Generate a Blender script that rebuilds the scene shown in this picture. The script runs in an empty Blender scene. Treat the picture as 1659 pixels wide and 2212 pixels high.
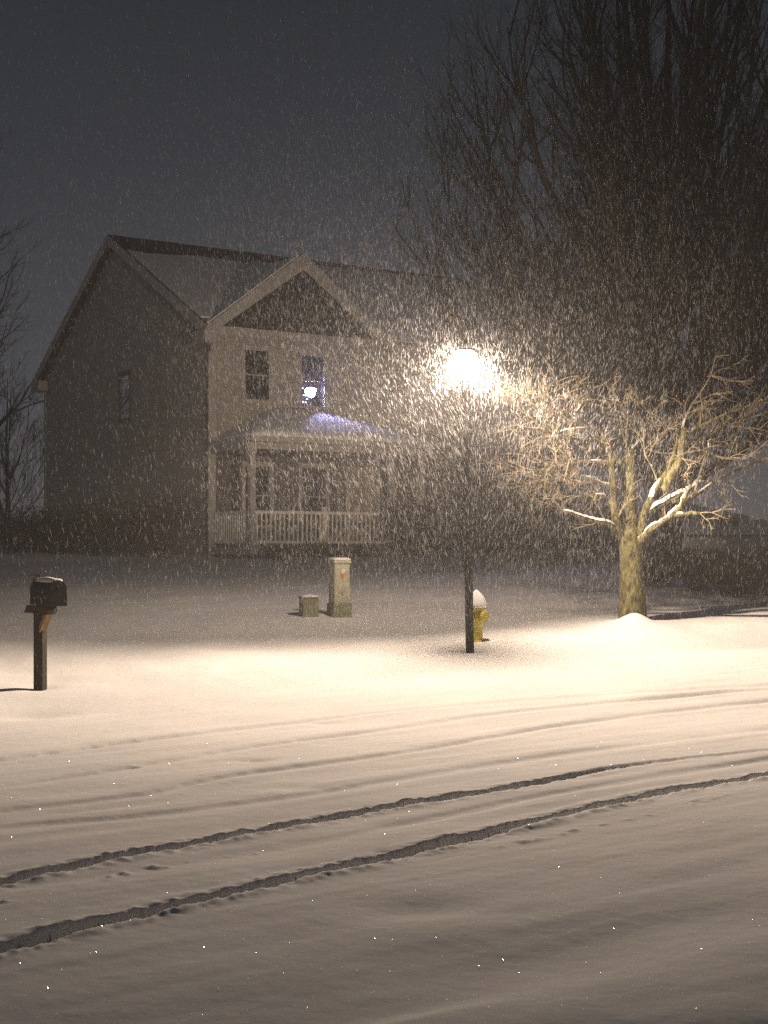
import bpy, math, random
import numpy as np
from mathutils import Vector, Matrix

random.seed(7)
RNG = np.random.default_rng(11)
SC = bpy.context.scene
COL = SC.collection

# ------------------------------------------------------------------ camera model
F, CX, HY, CAMZ = 3000.0, 829.5, 1180.0, 1.75      # measured on a 1659 x 2212 copy of the photograph


def P(px, py, Y):
    """point at depth Y seen at (px, py)"""
    return Vector(((px - CX) / F * Y, Y, CAMZ - (py - HY) / F * Y))


# ------------------------------------------------------------------ noise
_LAT = RNG.random((256, 256))


def vnoise(x, y):
    x = np.asarray(x, float); y = np.asarray(y, float)
    xi = np.floor(x).astype(int); yi = np.floor(y).astype(int)
    fx = x - xi; fy = y - yi
    fx = fx * fx * (3 - 2 * fx); fy = fy * fy * (3 - 2 * fy)
    a = _LAT[xi & 255, yi & 255]; b = _LAT[(xi + 1) & 255, yi & 255]
    c = _LAT[xi & 255, (yi + 1) & 255]; d = _LAT[(xi + 1) & 255, (yi + 1) & 255]
    return ((a * (1 - fx) + b * fx) * (1 - fy) + (c * (1 - fx) + d * fx) * fy) * 2 - 1


def fbm(x, y, o=4):
    s = 0; a = 1.0; t = 0
    for i in range(o):
        s = s + a * vnoise(x * 2 ** i + 17.3 * i, y * 2 ** i + 5.1 * i); t += a; a *= .5
    return s / t


def sstep(a, b, x):
    t = np.clip((x - a) / (b - a), 0, 1)
    return t * t * (3 - 2 * t)


# ------------------------------------------------------------------ terrain
LAMP = np.array([1.237, 20.0])


def _curve():
    pts = {0: LAMP.copy()}
    st = 0.5
    p = LAMP.copy()
    for i in range(1, 160):
        s = i * st
        h = math.radians(27.5 - 13 * min(1, s / 12))
        p = p + st * np.array([math.cos(h), math.sin(h)]); pts[i] = p.copy()
    p = LAMP.copy()
    for i in range(1, 80):
        s = i * st
        h = math.radians(29.5 + 12 * min(1, s / 14))
        p = p - st * np.array([math.cos(h), math.sin(h)]); pts[-i] = p.copy()
    ks = sorted(pts)
    return np.array([pts[k] for k in ks]), np.array([k * st for k in ks])


CURVE, CARC = _curve()


def curb(x, y):
    """signed distance behind the lamp line (d) and distance along it (a)"""
    x = np.asarray(x, float); y = np.asarray(y, float)
    sh = x.shape; x = x.ravel(); y = y.ravel()
    best = np.full(x.shape, 1e18); d = np.zeros_like(x); a = np.zeros_like(x)
    for i in range(0, len(CURVE) - 1, 2):
        p0 = CURVE[i]; p1 = CURVE[min(i + 2, len(CURVE) - 1)]
        u = p1 - p0; L = np.hypot(*u)
        if L < 1e-6: continue
        u = u / L
        rx = x - p0[0]; ry = y - p0[1]
        t = np.clip(rx * u[0] + ry * u[1], 0, L)
        ex = rx - t * u[0]; ey = ry - t * u[1]
        q = ex * ex + ey * ey
        m = q < best
        best[m] = q[m]
        d[m] = (-rx * u[1] + ry * u[0])[m]
        a[m] = (CARC[i] + t)[m]
    s = np.sign(d); d = s * np.sqrt(best)
    return d.reshape(sh), a.reshape(sh)


TREE_XY = None


def gz0(x, y, da=None):
    x = np.asarray(x, float); y = np.asarray(y, float)
    d, a = curb(x, y) if da is None else da
    z0 = .26 + .035 * np.clip(a, -9, 4.5) + .010 * np.clip(a - 4.5, 0, 12)
    bank = np.interp(d, [0, 1.5, 3.6, 8, 15, 19, 30, 80], [0, .12, .35, .68, 1.06, 1.18, 1.26, 1.3])
    fall = sstep(.1, -1.3, d)                    # the kerb buried under the snow
    street = .18 * sstep(0, 1, np.clip(a / 14 + .4, 0, 1))
    rd = (z0 - .13) * (1 - sstep(-1.0, -7.0, d)) + street * .15 * sstep(-1.0, -7.0, d)
    z = np.where(d > -1.3, (z0 + bank) * (1 - fall) + rd * fall, rd)
    z = z - .22 * sstep(.3, 7, a) * np.exp(-((d + .55) / .75) ** 2)
    w = sstep(-1.5, .5, d)
    z = z + w * (.05 * fbm(x * .45, y * .45, 3) + .018 * fbm(x * 1.6, y * 1.6, 2))
    return z


def hit(px, py):
    """where the ray through (px, py) meets the snow"""
    ts = np.arange(3.0, 70.0, .02)
    X = (px - CX) / F * ts; Z = CAMZ - (py - HY) / F * ts
    g = gz0(X, ts)
    k = int(np.argmax(Z <= g))
    return Vector((X[k], ts[k], float(g[k])))


MAILBOX = hit(87, 1486)
POSTB = hit(1015, 1403)
LAMP_B = POSTB
HYD = hit(1029, 1388)
TREEB = hit(1366, 1349)
PEDT = hit(733, 1335)
PEDS = hit(667, 1331)
print("BASES", MAILBOX, POSTB, HYD, TREEB, PEDT, PEDS)

# tyre tracks: rows of points in the photograph, laid on the street surface
TR = [
    # (points, half width, depth, fade list along length)
    ([(-60, 1918), (0, 1906), (198, 1865), (322, 1838), (496, 1808), (823, 1748), (1000, 1720), (1186, 1687), (1382, 1652), (1659, 1622), (1800, 1608)],   .060, .085, (1, 1, 1, 1, 1, 1, .85, .45, .18, .08, .05)),
    ([(-80, 2072), (0, 2053), (89, 2028), (263, 1986), (446, 1942), (645, 1894), (823, 1855), (1014, 1811), (1246, 1753), (1478, 1703), (1659, 1675), (1850, 1648)],   .062, .090, (1,) * 12),
    ([(-60, 1652), (0, 1644), (278, 1604), (585, 1567), (867, 1535), (1290, 1502), (1659, 1480), (1800, 1474)], .14, .036, (1, 1, 1, 1, .6, .45, .4, .4)),
    ([(-60, 1708), (0, 1699), (312, 1654), (545, 1614), (823, 1577), (1105, 1539), (1533, 1498), (1659, 1490), (1800, 1482)], .12, .032, (.4, .4, .6, .8, 1, 1, .8, .6, .5)),
    ([(-60, 1762), (0, 1753), (312, 1716), (496, 1676), (823, 1632), (1265, 1559), (1659, 1514), (1800, 1500)], .11, .032, (.3, .3, .6, 1, .8, .7, .7, .7)),
    ([(-60, 1800), (0, 1790), (400, 1752), (823, 1690), (1186, 1632), (1659, 1575), (1800, 1560)], .13, .022, (1,) * 7),
    ([(600, 1835), (900, 1775), (1176, 1718), (1478, 1667), (1659, 1640), (1800, 1622)], .10, .018, (0, .5, 1, 1, 1, 1)),
]
CLUMP = [
    ([(-40, 1960), (0, 1953), (100, 1928), (190, 1908), (280, 1885), (400, 1862), (550, 1842)], .035, .018),
    ([(880, 1880), (1000, 1850), (1165, 1812), (1440, 1752), (1500, 1735), (1620, 1705)], .03, .014),
    ([(90, 1885), (200, 1855), (240, 1850)], .03, .03),
]


_WP = {}


def wpts(pix):
    key = tuple(pix)
    if key not in _WP:
        w = np.array([list(hit(*p))[:2] for p in pix])
        if len(pix) > 5 and pix[0][0] < 0 and pix[-1][0] > 1700:      # let the ruts run on past the picture
            w = w[1:]
            a = w[0] - w[1]; a = a / np.hypot(*a); b = w[-1] - w[-2]; b = b / np.hypot(*b)
            w = np.vstack([w[0] + a * 9, w[0] + a * 4, w[0] + a * 1.5, w, w[-1] + b * 2, w[-1] + b * 6, w[-1] + b * 14])
        _WP[key] = w
    return _WP[key]


def dist_poly(x, y, poly, vals, rad):
    best = np.full(x.shape, 1e9); arc = np.zeros(x.shape); val = np.zeros(x.shape); sd = np.zeros(x.shape)
    acc = 0.0
    for i in range(len(poly) - 1):
        p0, p1 = poly[i], poly[i + 1]; u = p1 - p0; L = np.hypot(*u); u = u / L
        rx = x - p0[0]; ry = y - p0[1]
        t0 = rx * u[0] + ry * u[1]
        t = np.clip(t0, 0, L); ex = rx - t * u[0]; ey = ry - t * u[1]
        q = np.hypot(ex, ey)
        m = q < best
        best[m] = q[m]; arc[m] = acc + t[m]; val[m] = (vals[i] + (vals[i + 1] - vals[i]) * t[m] / L)
        sd[m] = np.sign(-rx * u[1] + ry * u[0])[m] * q[m]
        acc += L
    return best, arc, val, sd


def smooth_poly(poly, vals, n=60):
    """Catmull-Rom resample so that tracks bend smoothly"""
    out, vo = [], []
    m = len(poly)
    for i in range(m - 1):
        p0 = poly[max(i - 1, 0)]; p1 = poly[i]; p2 = poly[i + 1]; p3 = poly[min(i + 2, m - 1)]
        k = 4
        for j in range(k):
            t = j / k
            out.append(.5 * ((2 * p1) + (-p0 + p2) * t + (2 * p0 - 5 * p1 + 4 * p2 - p3) * t * t + (-p0 + 3 * p1 - 3 * p2 + p3) * t ** 3))
            vo.append(vals[i] + (vals[i + 1] - vals[i]) * t)
    out.append(poly[-1]); vo.append(vals[-1])
    return np.array(out), vo


RUT = None


def detail(x, y, d):
    """drifts, ruts, mounds, added to the ground height (1-D arrays)"""
    global RUT
    z = np.zeros_like(x); RUT = np.zeros_like(x)
    r = np.hypot(x, y)
    ang = math.radians(36)
    u = x * math.cos(ang) + y * math.sin(ang); v = -x * math.sin(ang) + y * math.cos(ang)
    near = sstep(-10.2, -13.5, d)
    street = sstep(.2, -1.2, d)
    z += near * (.22 * fbm(u * .28 + 3, v * .95 + 1.7, 3) + .03 * fbm(u * 1.1, v * 1.9, 2))
    z += street * (1 - near * .7) * (.010 * fbm(u * .25, v * 3.2, 3) + .008 * fbm(u * 1.2, v * 2.5, 2))
    z += .0018 * fbm(x * 9, y * 9, 3)
    sel0 = (d < 1.5) & (r < 40)
    for k, (pix, hw, dep, fade) in enumerate(TR):
        ww = wpts(pix); fade = list(fade)
        if len(ww) > len(pix): fade = [fade[0]] * 3 + fade[1:] + [fade[-1]] * 3
        poly, vals = smooth_poly(ww, fade)
        lo = poly.min(0) - .6; hi = poly.max(0) + .6
        sel = np.nonzero(sel0 & (x > lo[0]) & (x < hi[0]) & (y > lo[1]) & (y < hi[1]))[0]
        xs, ys = x[sel], y[sel]
        q, arc, val, sd = dist_poly(xs, ys, poly, vals, .6)
        main = dep > .05
        if main:
            jag = .010 * vnoise(arc * 3 + k * 31, np.sign(sd) * 3.0) + .009 * vnoise(arc * 17, np.sign(sd) * 5 + k) + .010 * vnoise(xs * 34, ys * 34)
            qq = q + jag
            prof = 1 - sstep(hw * .75, hw * 1.12, qq)
            floor = 1 + .38 * fbm(xs * 20, ys * 20, 3)
            berm = np.exp(-((q - hw * 1.55) / .06) ** 2) * (.010 + .010 * vnoise(xs * 6, ys * 6) + .008 * vnoise(xs * 24, ys * 24))
            z[sel] += val * (-dep * prof * floor + berm)
            RUT[sel] = np.maximum(RUT[sel], np.where(prof * val * (1 + .5 * fbm(xs * 16 + 5, ys * 16, 3)) > .62, 1.0, 0.0))
        else:
            qq = q + .014 * vnoise(arc * 1.3 + k * 9, np.sign(sd) * 2) + .010 * vnoise(arc * 9, k)
            prof = 1 - sstep(hw * .15, hw * 1.0, qq)
            mod = .75 + .5 * vnoise(arc * .8 + k * 5, k * 3.3)
            z[sel] += val * mod * (-dep * prof + dep * .35 * np.exp(-((q - hw * 1.7) / .09) ** 2))
    for k, (pix, hw, dep) in enumerate(CLUMP):
        poly, vals = smooth_poly(wpts(pix), [1.0] * len(pix))
        lo = poly.min(0) - .4; hi = poly.max(0) + .4
        sel = np.nonzero((x > lo[0]) & (x < hi[0]) & (y > lo[1]) & (y < hi[1]))[0]
        xs, ys = x[sel], y[sel]
        q, arc, val, sd = dist_poly(xs, ys, poly, vals, .4)
        lump = np.clip(.5 * vnoise(arc * 2.1 + k * 7, 2.2) + .7 * vnoise(arc * 9 + k * 7, 4.2) + .7 * vnoise(xs * 22, ys * 22) - .1, 0, 1)
        z[sel] += dep * lump * np.exp(-((q + .03 * vnoise(arc * 5, 9)) / (hw * 1.1)) ** 2)
    # single clods and small pits on the street
    cl = [(552, 1641, -.02, .09), (690, 1563, -.018, .12),
          (20, 1512, -.03, .3), (75, 1545, -.05, .28), (640, 1700, -.015, .15), (300, 1655, .02, .04), (900, 1960, -.02, .2)]
    for (a, b, h, s) in cl:
        p = hit(a, b)
        q = ((x - p.x) / (s * 1.7)) ** 2 + ((y - p.y) / s) ** 2
        m = q < 9
        z[m] += h * np.exp(-q[m])
    # mound at the small tree, hollows round posts
    t = TREEB
    q = np.hypot(x - (t.x - .02), y - (t.y - .38))
    z += .13 * np.exp(-(q / .24) ** 2) + .10 * np.exp(-(q / .75) ** 2)
    for b, h, s in ((MAILBOX, -.03, .2), (POSTB, -.05, .22), (HYD, .03, .35), (PEDT, .04, .4)):
        q = np.hypot(x - b.x, y - b.y); z += h * np.exp(-(q / s) ** 2)
    # long soft shelf of drifted snow in front of the lamp post
    return z


# ------------------------------------------------------------------ helpers
def link(o, parent=None):
    COL.objects.link(o)
    if parent is not None: o.parent = parent
    return o


def tag(o, label=None, cat=None, group=None, kind=None):
    if label: o['label'] = label
    if cat: o['category'] = cat
    if group: o['group'] = group
    if kind: o['kind'] = kind
    return o


def empty(name, loc, rz=0.0, label=None, cat=None, group=None):
    o = bpy.data.objects.new(name, None)
    o.empty_display_size = .2
    o.location = loc; o.rotation_euler = (0, 0, rz)
    COL.objects.link(o)
    return tag(o, label, cat, group)


def np_mesh(name, verts, faces, smooth=False):
    """verts (n,3), faces (m,k) arrays"""
    me = bpy.data.meshes.new(name)
    verts = np.asarray(verts, np.float32); faces = np.asarray(faces, np.int32)
    m, k = faces.shape
    me.vertices.add(len(verts)); me.vertices.foreach_set('co', verts.ravel())
    me.loops.add(m * k); me.loops.foreach_set('vertex_index', faces.ravel())
    me.polygons.add(m); me.polygons.foreach_set('loop_start', np.arange(0, m * k, k, dtype=np.int32))
    if smooth: me.polygons.foreach_set('use_smooth', np.ones(m, bool))
    me.update(calc_edges=True)
    return me


class MB:
    def __init__(s): s.v = []; s.f = []

    def add(s, vs, fs):
        b = len(s.v); s.v.extend([tuple(v) for v in vs]); s.f.extend([tuple(b + i for i in f) for f in fs]); return s

    def box(s, lo, hi, M=None):
        x0, y0, z0 = lo; x1, y1, z1 = hi
        vs = [Vector(p) for p in ((x0, y0, z0), (x1, y0, z0), (x1, y1, z0), (x0, y1, z0), (x0, y0, z1), (x1, y0, z1), (x1, y1, z1), (x0, y1, z1))]
        if M: vs = [M @ v for v in vs]
        return s.add(vs, [(0, 3, 2, 1), (4, 5, 6, 7), (0, 1, 5, 4), (1, 2, 6, 5), (2, 3, 7, 6), (3, 0, 4, 7)])

    def prism(s, pts, w0, w1, axis='y'):
        """extrude polygon pts=(a,z) along the third axis"""
        n = len(pts)
        mk = (lambda a, z, w: (a, w, z)) if axis == 'y' else (lambda a, z, w: (w, a, z))
        vs = [mk(a, z, w0) for a, z in pts] + [mk(a, z, w1) for a, z in pts]
        fs = [tuple(range(n))[::-1], tuple(range(n, 2 * n))] + [(i, (i + 1) % n, n + (i + 1) % n, n + i) for i in range(n)]
        return s.add(vs, fs)

    def hexa(s, p):
        return s.add(p, [(0, 3, 2, 1), (4, 5, 6, 7), (0, 1, 5, 4), (1, 2, 6, 5), (2, 3, 7, 6), (3, 0, 4, 7)])

    def tube(s, path, radii, n=8, cap=True):
        path = [Vector(p) for p in path]; m = len(path); b = len(s.v)
        for i, p in enumerate(path):
            t = (path[min(i + 1, m - 1)] - path[max(i - 1, 0)])
            if t.length < 1e-9: t = Vector((0, 0, 1))
            t.normalize()
            u = t.cross(Vector((.31, .95, .05)));
            if u.length < .05: u = t.cross(Vector((1, 0, 0)))
            u.normalize(); w = t.cross(u); r = radii[i]
            for k in range(n):
                a = 2 * math.pi * k / n
                q = p + u * (math.cos(a) * r) + w * (math.sin(a) * r)
                s.v.append((q.x, q.y, q.z))
        for i in range(m - 1):
            for k in range(n):
                a0 = b + i * n + k; a1 = b + i * n + (k + 1) % n
                s.f.append((a0, a1, a1 + n, a0 + n))
        if cap:
            s.f.append(tuple(b + k for k in range(n))[::-1]); s.f.append(tuple(b + (m - 1) * n + k for k in range(n)))
        return s

    def lathe(s, prof, n=24, c=(0, 0)):
        b = len(s.v)
        for r, z in prof:
            for k in range(n):
                a = 2 * math.pi * k / n; s.v.append((c[0] + r * math.cos(a), c[1] + r * math.sin(a), z))
        for i in range(len(prof) - 1):
            for k in range(n):
                a0 = b + i * n + k; a1 = b + i * n + (k + 1) % n
                s.f.append((a0, a1, a1 + n, a0 + n))
        s.f.append(tuple(b + k for k in range(n))[::-1]); s.f.append(tuple(b + (len(prof) - 1) * n + k for k in range(n)))
        return s

    def build(s, name, mat, parent=None, smooth=False, bevel=0.0):
        me = bpy.data.meshes.new(name); me.from_pydata(s.v, [], s.f); me.update()
        if smooth:
            me.polygons.foreach_set('use_smooth', np.ones(len(me.polygons), bool))
        me.materials.append(mat)
        o = bpy.data.objects.new(name, me)
        if bevel:
            m = o.modifiers.new('bevel', 'BEVEL'); m.width = bevel; m.segments = 2; m.limit_method = 'ANGLE'
        return link(o, parent)


# ------------------------------------------------------------------ materials
def new_mat(name):
    m = bpy.data.materials.new(name); m.use_nodes = True
    nt = m.node_tree; bs = nt.nodes['Principled BSDF']
    return m, nt, bs


def mat(name, col, rough=.7, var=.25, scale=6.0, bump=0.0, bscale=40.0, spec=.3, metal=0.0, col2=None, stretch=None):
    m, nt, bs = new_mat(name)
    bs.inputs['Roughness'].default_value = rough; bs.inputs['Metallic'].default_value = metal
    bs.inputs['Specular IOR Level'].default_value = spec
    tc = nt.nodes.new('ShaderNodeTexCoord')
    src = tc.outputs['Object']
    if stretch:
        mp = nt.nodes.new('ShaderNodeMapping'); mp.inputs['Scale'].default_value = stretch
        nt.links.new(src, mp.inputs['Vector']); src = mp.outputs['Vector']
    nz = nt.nodes.new('ShaderNodeTexNoise'); nz.inputs['Scale'].default_value = scale; nz.inputs['Detail'].default_value = 6
    nt.links.new(src, nz.inputs['Vector'])
    rp = nt.nodes.new('ShaderNodeValToRGB')
    a = [c * (1 - var) for c in col]; b = [min(1, c * (1 + var)) for c in (col2 or col)]
    rp.color_ramp.elements[0].position = .32; rp.color_ramp.elements[1].position = .68
    rp.color_ramp.elements[0].color = (*a, 1); rp.color_ramp.elements[1].color = (*b, 1)
    nt.links.new(nz.outputs['Fac'], rp.inputs['Fac']); nt.links.new(rp.outputs['Color'], bs.inputs['Base Color'])
    if bump:
        n2 = nt.nodes.new('ShaderNodeTexNoise'); n2.inputs['Scale'].default_value = bscale; n2.inputs['Detail'].default_value = 5
        nt.links.new(src, n2.inputs['Vector'])
        bp = nt.nodes.new('ShaderNodeBump'); bp.inputs['Strength'].default_value = bump; bp.inputs['Distance'].default_value = .02
        nt.links.new(n2.outputs['Fac'], bp.inputs['Height']); nt.links.new(bp.outputs['Normal'], bs.inputs['Normal'])
    return m


def siding(name, col, pitch=.11):
    """horizontal clapboard: a saw-tooth bump over the height"""
    m = mat(name, col, .65, .10, 1.3)
    nt = m.node_tree; bs = nt.nodes['Principled BSDF']
    tc = nt.nodes.new('ShaderNodeTexCoord'); sx = nt.nodes.new('ShaderNodeSeparateXYZ')
    nt.links.new(tc.outputs['Object'], sx.inputs[0])
    d = nt.nodes.new('ShaderNodeMath'); d.operation = 'DIVIDE'; d.inputs[1].default_value = pitch
    fr = nt.nodes.new('ShaderNodeMath'); fr.operation = 'FRACT'
    iv = nt.nodes.new('ShaderNodeMath'); iv.operation = 'SUBTRACT'; iv.inputs[0].default_value = 1
    nt.links.new(sx.outputs['Z'], d.inputs[0]); nt.links.new(d.outputs[0], fr.inputs[0]); nt.links.new(fr.outputs[0], iv.inputs[1])
    bp = nt.nodes.new('ShaderNodeBump'); bp.inputs['Strength'].default_value = .8; bp.inputs['Distance'].default_value = .02
    nt.links.new(iv.outputs[0], bp.inputs['Height']); nt.links.new(bp.outputs['Normal'], bs.inputs['Normal'])
    return m


def snow_mat(name, fine=1.0):
    m, nt, bs = new_mat(name)
    bs.inputs['Roughness'].default_value = .95; bs.inputs['Specular IOR Level'].default_value = .06
    tc = nt.nodes.new('ShaderNodeTexCoord')
    n0 = nt.nodes.new('ShaderNodeTexNoise'); n0.inputs['Scale'].default_value = .9; n0.inputs['Detail'].default_value = 5
    nt.links.new(tc.outputs['Object'], n0.inputs['Vector'])
    rp = nt.nodes.new('ShaderNodeValToRGB'); rp.color_ramp.elements[0].position = .3; rp.color_ramp.elements[1].position = .7
    rp.color_ramp.elements[0].color = (.76, .755, .76, 1); rp.color_ramp.elements[1].color = (.83, .825, .82, 1)
    nt.links.new(n0.outputs['Fac'], rp.inputs['Fac']); nt.links.new(rp.outputs['Color'], bs.inputs['Base Color'])
    prev = None
    for sc_, st, di in ((11.0, .12, .03), (70.0, .15, .006), (260.0, .25, .002)):
        n = nt.nodes.new('ShaderNodeTexNoise'); n.inputs['Scale'].default_value = sc_; n.inputs['Detail'].default_value = 3
        nt.links.new(tc.outputs['Object'], n.inputs['Vector'])
        b = nt.nodes.new('ShaderNodeBump'); b.inputs['Strength'].default_value = st * fine; b.inputs['Distance'].default_value = di
        nt.links.new(n.outputs['Fac'], b.inputs['Height'])
        if prev: nt.links.new(prev.outputs['Normal'], b.inputs['Normal'])
        prev = b
    nt.links.new(prev.outputs['Normal'], bs.inputs['Normal'])
    return m


M = {}
M['snow'] = snow_mat('snow')
M['cap'] = snow_mat('snow_cap', .6)
M['slush'] = mat('packed_slush', (.26, .27, .28), .6, .45, 9, .4, 60)
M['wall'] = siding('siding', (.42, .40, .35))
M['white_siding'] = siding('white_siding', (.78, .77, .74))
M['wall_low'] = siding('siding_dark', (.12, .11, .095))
M['gable'] = mat('gable_shingle', (.030, .029, .022), .8, .3, 14, .6, 22)
M['trim'] = mat('painted_trim', (.46, .44, .40), .55, .08, 3)
M['roof'] = mat('shingles', (.045, .043, .042), .9, .35, 20, .7, 30)
M['porch_paint'] = mat('porch_paint', (.40, .385, .35), .5, .10, 4)
M['rail'] = mat('white_rail_paint', (.80, .77, .70), .5, .08, 4)
M['deck'] = mat('deck_boards', (.16, .14, .12), .7, .25, 5, stretch=(1, 12, 1))
M['brick_base'] = mat('foundation', (.10, .09, .085), .9, .25, 9, .5, 25)
M['door'] = mat('door_paint', (.36, .33, .28), .45, .08, 3)
M['post_wood'] = mat('weathered_wood', (.038, .031, .021), .8, .45, 7, .6, 60, stretch=(6, 6, .6))
M['brace_wood'] = mat('brown_wood', (.26, .16, .075), .75, .3, 8, .5, 50, stretch=(6, 6, .6))
M['mailbox'] = mat('black_enamel', (.006, .006, .006), .5, .2, 9, .1, 60, spec=.25)
M['pole'] = mat('lamp_post_paint', (.012, .011, .009), .55, .3, 10, .3, 70)
M['hydrant'] = mat('yellow_enamel', (.56, .47, .06), .5, .22, 12, .25, 45)
M['ped'] = mat('utility_green', (.44, .44, .31), .55, .14, 6, .1, 40)
M['ped_dark'] = mat('utility_dark_green', (.25, .26, .17), .6, .16, 6)
M['orange'] = mat('orange_label', (.62, .20, .03), .6, .12, 12)
M['white_label'] = mat('white_label', (.75, .70, .68), .6, .06, 12)
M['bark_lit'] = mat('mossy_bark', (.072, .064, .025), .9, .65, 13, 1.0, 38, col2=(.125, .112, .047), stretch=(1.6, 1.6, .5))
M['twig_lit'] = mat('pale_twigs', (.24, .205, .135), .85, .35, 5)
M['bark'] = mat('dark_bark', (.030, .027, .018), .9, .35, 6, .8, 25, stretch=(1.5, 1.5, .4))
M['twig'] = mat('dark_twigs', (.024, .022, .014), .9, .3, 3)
M['leaf'] = mat('evergreen_leaf', (.040, .046, .024), .7, .45, 3)
M['leaf_b'] = mat('brown_leaf', (.075, .055, .030), .8, .45, 3)
M['berry'] = mat('crab_berry', (.55, .20, .12), .5, .3, 20)
M['curtain'] = mat('curtain_cloth', (.30, .28, .25), .9, .12, 8)


def glass_mat(name, tint=(.84, .86, .88)):
    m, nt, bs = new_mat(name)
    nt.nodes.remove(bs); out = nt.nodes['Material Output']
    tr = nt.nodes.new('ShaderNodeBsdfTransparent'); tr.inputs['Color'].default_value = (*tint, 1)
    gl = nt.nodes.new('ShaderNodeBsdfGlossy'); gl.inputs['Roughness'].default_value = .03
    fr = nt.nodes.new('ShaderNodeFresnel'); fr.inputs['IOR'].default_value = 1.5
    mx = nt.nodes.new('ShaderNodeMixShader')
    nt.links.new(fr.outputs[0], mx.inputs['Fac']); nt.links.new(tr.outputs[0], mx.inputs[1]); nt.links.new(gl.outputs[0], mx.inputs[2])
    nt.links.new(mx.outputs[0], out.inputs['Surface'])
    return m


M['glass'] = glass_mat('window_glass')
M['unlit_black'] = mat('painted_room_dark', (.004, .004, .0045), .9, .2, 2)  # near black colour stands in for the darkness inside the rooms


def emit_mat(name, col, strength, clear=0.0):
    m, nt, bs = new_mat(name)
    nt.nodes.remove(bs); out = nt.nodes['Material Output']
    em = nt.nodes.new('ShaderNodeEmission'); em.inputs['Color'].default_value = (*col, 1); em.inputs['Strength'].default_value = strength
    if clear:
        tr = nt.nodes.new('ShaderNodeBsdfTransparent'); mx = nt.nodes.new('ShaderNodeMixShader'); mx.inputs['Fac'].default_value = clear
        nt.links.new(em.outputs[0], mx.inputs[1]); nt.links.new(tr.outputs[0], mx.inputs[2]); nt.links.new(mx.outputs[0], out.inputs['Surface'])
    else:
        nt.links.new(em.outputs[0], out.inputs['Surface'])
    return m


# ------------------------------------------------------------------ the ground
def make_ground():
    ys = np.concatenate([np.linspace(.4, 3.4, 60, endpoint=False), np.geomspace(3.4, 46, 1060, endpoint=False), np.geomspace(46, 78, 24)])
    core = np.arange(-.345, .3451, .00135)
    side = np.geomspace(.35, 1.15, 40)
    cs = np.concatenate([-side[::-1], core, side])
    Y, C = np.meshgrid(ys, cs, indexing='ij')
    X = C * np.maximum(Y, 1.5)
    x = X.ravel(); y = Y.ravel()
    d, a = curb(x, y)
    z = gz0(x, y, (d, a)) + detail(x, y, d)
    nr, nc = Y.shape
    idx = np.arange(nr * nc).reshape(nr, nc)
    f = np.stack([idx[:-1, :-1], idx[:-1, 1:], idx[1:, 1:], idx[1:, :-1]], -1).reshape(-1, 4)
    dm = d[f].mean(1)
    V = np.stack([x, y, z], 1)
    slush = (RUT[f].mean(1) > .6).astype(np.int32)
    for name, sel in (('road', dm < -.8), ('lawn', dm >= -.8)):
        ff = f[sel]
        used, inv = np.unique(ff, return_inverse=True)
        me = np_mesh(name, V[used], inv.reshape(-1, 4), smooth=True)
        me.materials.append(M['snow']); me.materials.append(M['slush'])
        me.polygons.foreach_set('material_index', slush[sel])
        o = link(bpy.data.objects.new(name, me)); tag(o, kind='structure')
    # the street and yards behind and beside the camera
    b = MB()
    g = 24
    for i in range(g + 1):
        for j in range(g + 1):
            b.v.append((-80 + 160 * i / g, -4.5 + 5.5 * j / g, -.06 - .3 * (j / g) ** 2))
    for i in range(g):
        for j in range(g):
            k = i * (g + 1) + j
            b.f.append((k, k + g + 1, k + g + 2, k + 1))
    o = b.build('ground', M['snow'], smooth=True); tag(o, kind='structure')


make_ground()


# ------------------------------------------------------------------ street lamp
BULB = P(1005, 787, POSTB.y - .05)
BACK = Vector((-.445, .895, 0))        # away from the street, towards the house


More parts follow.
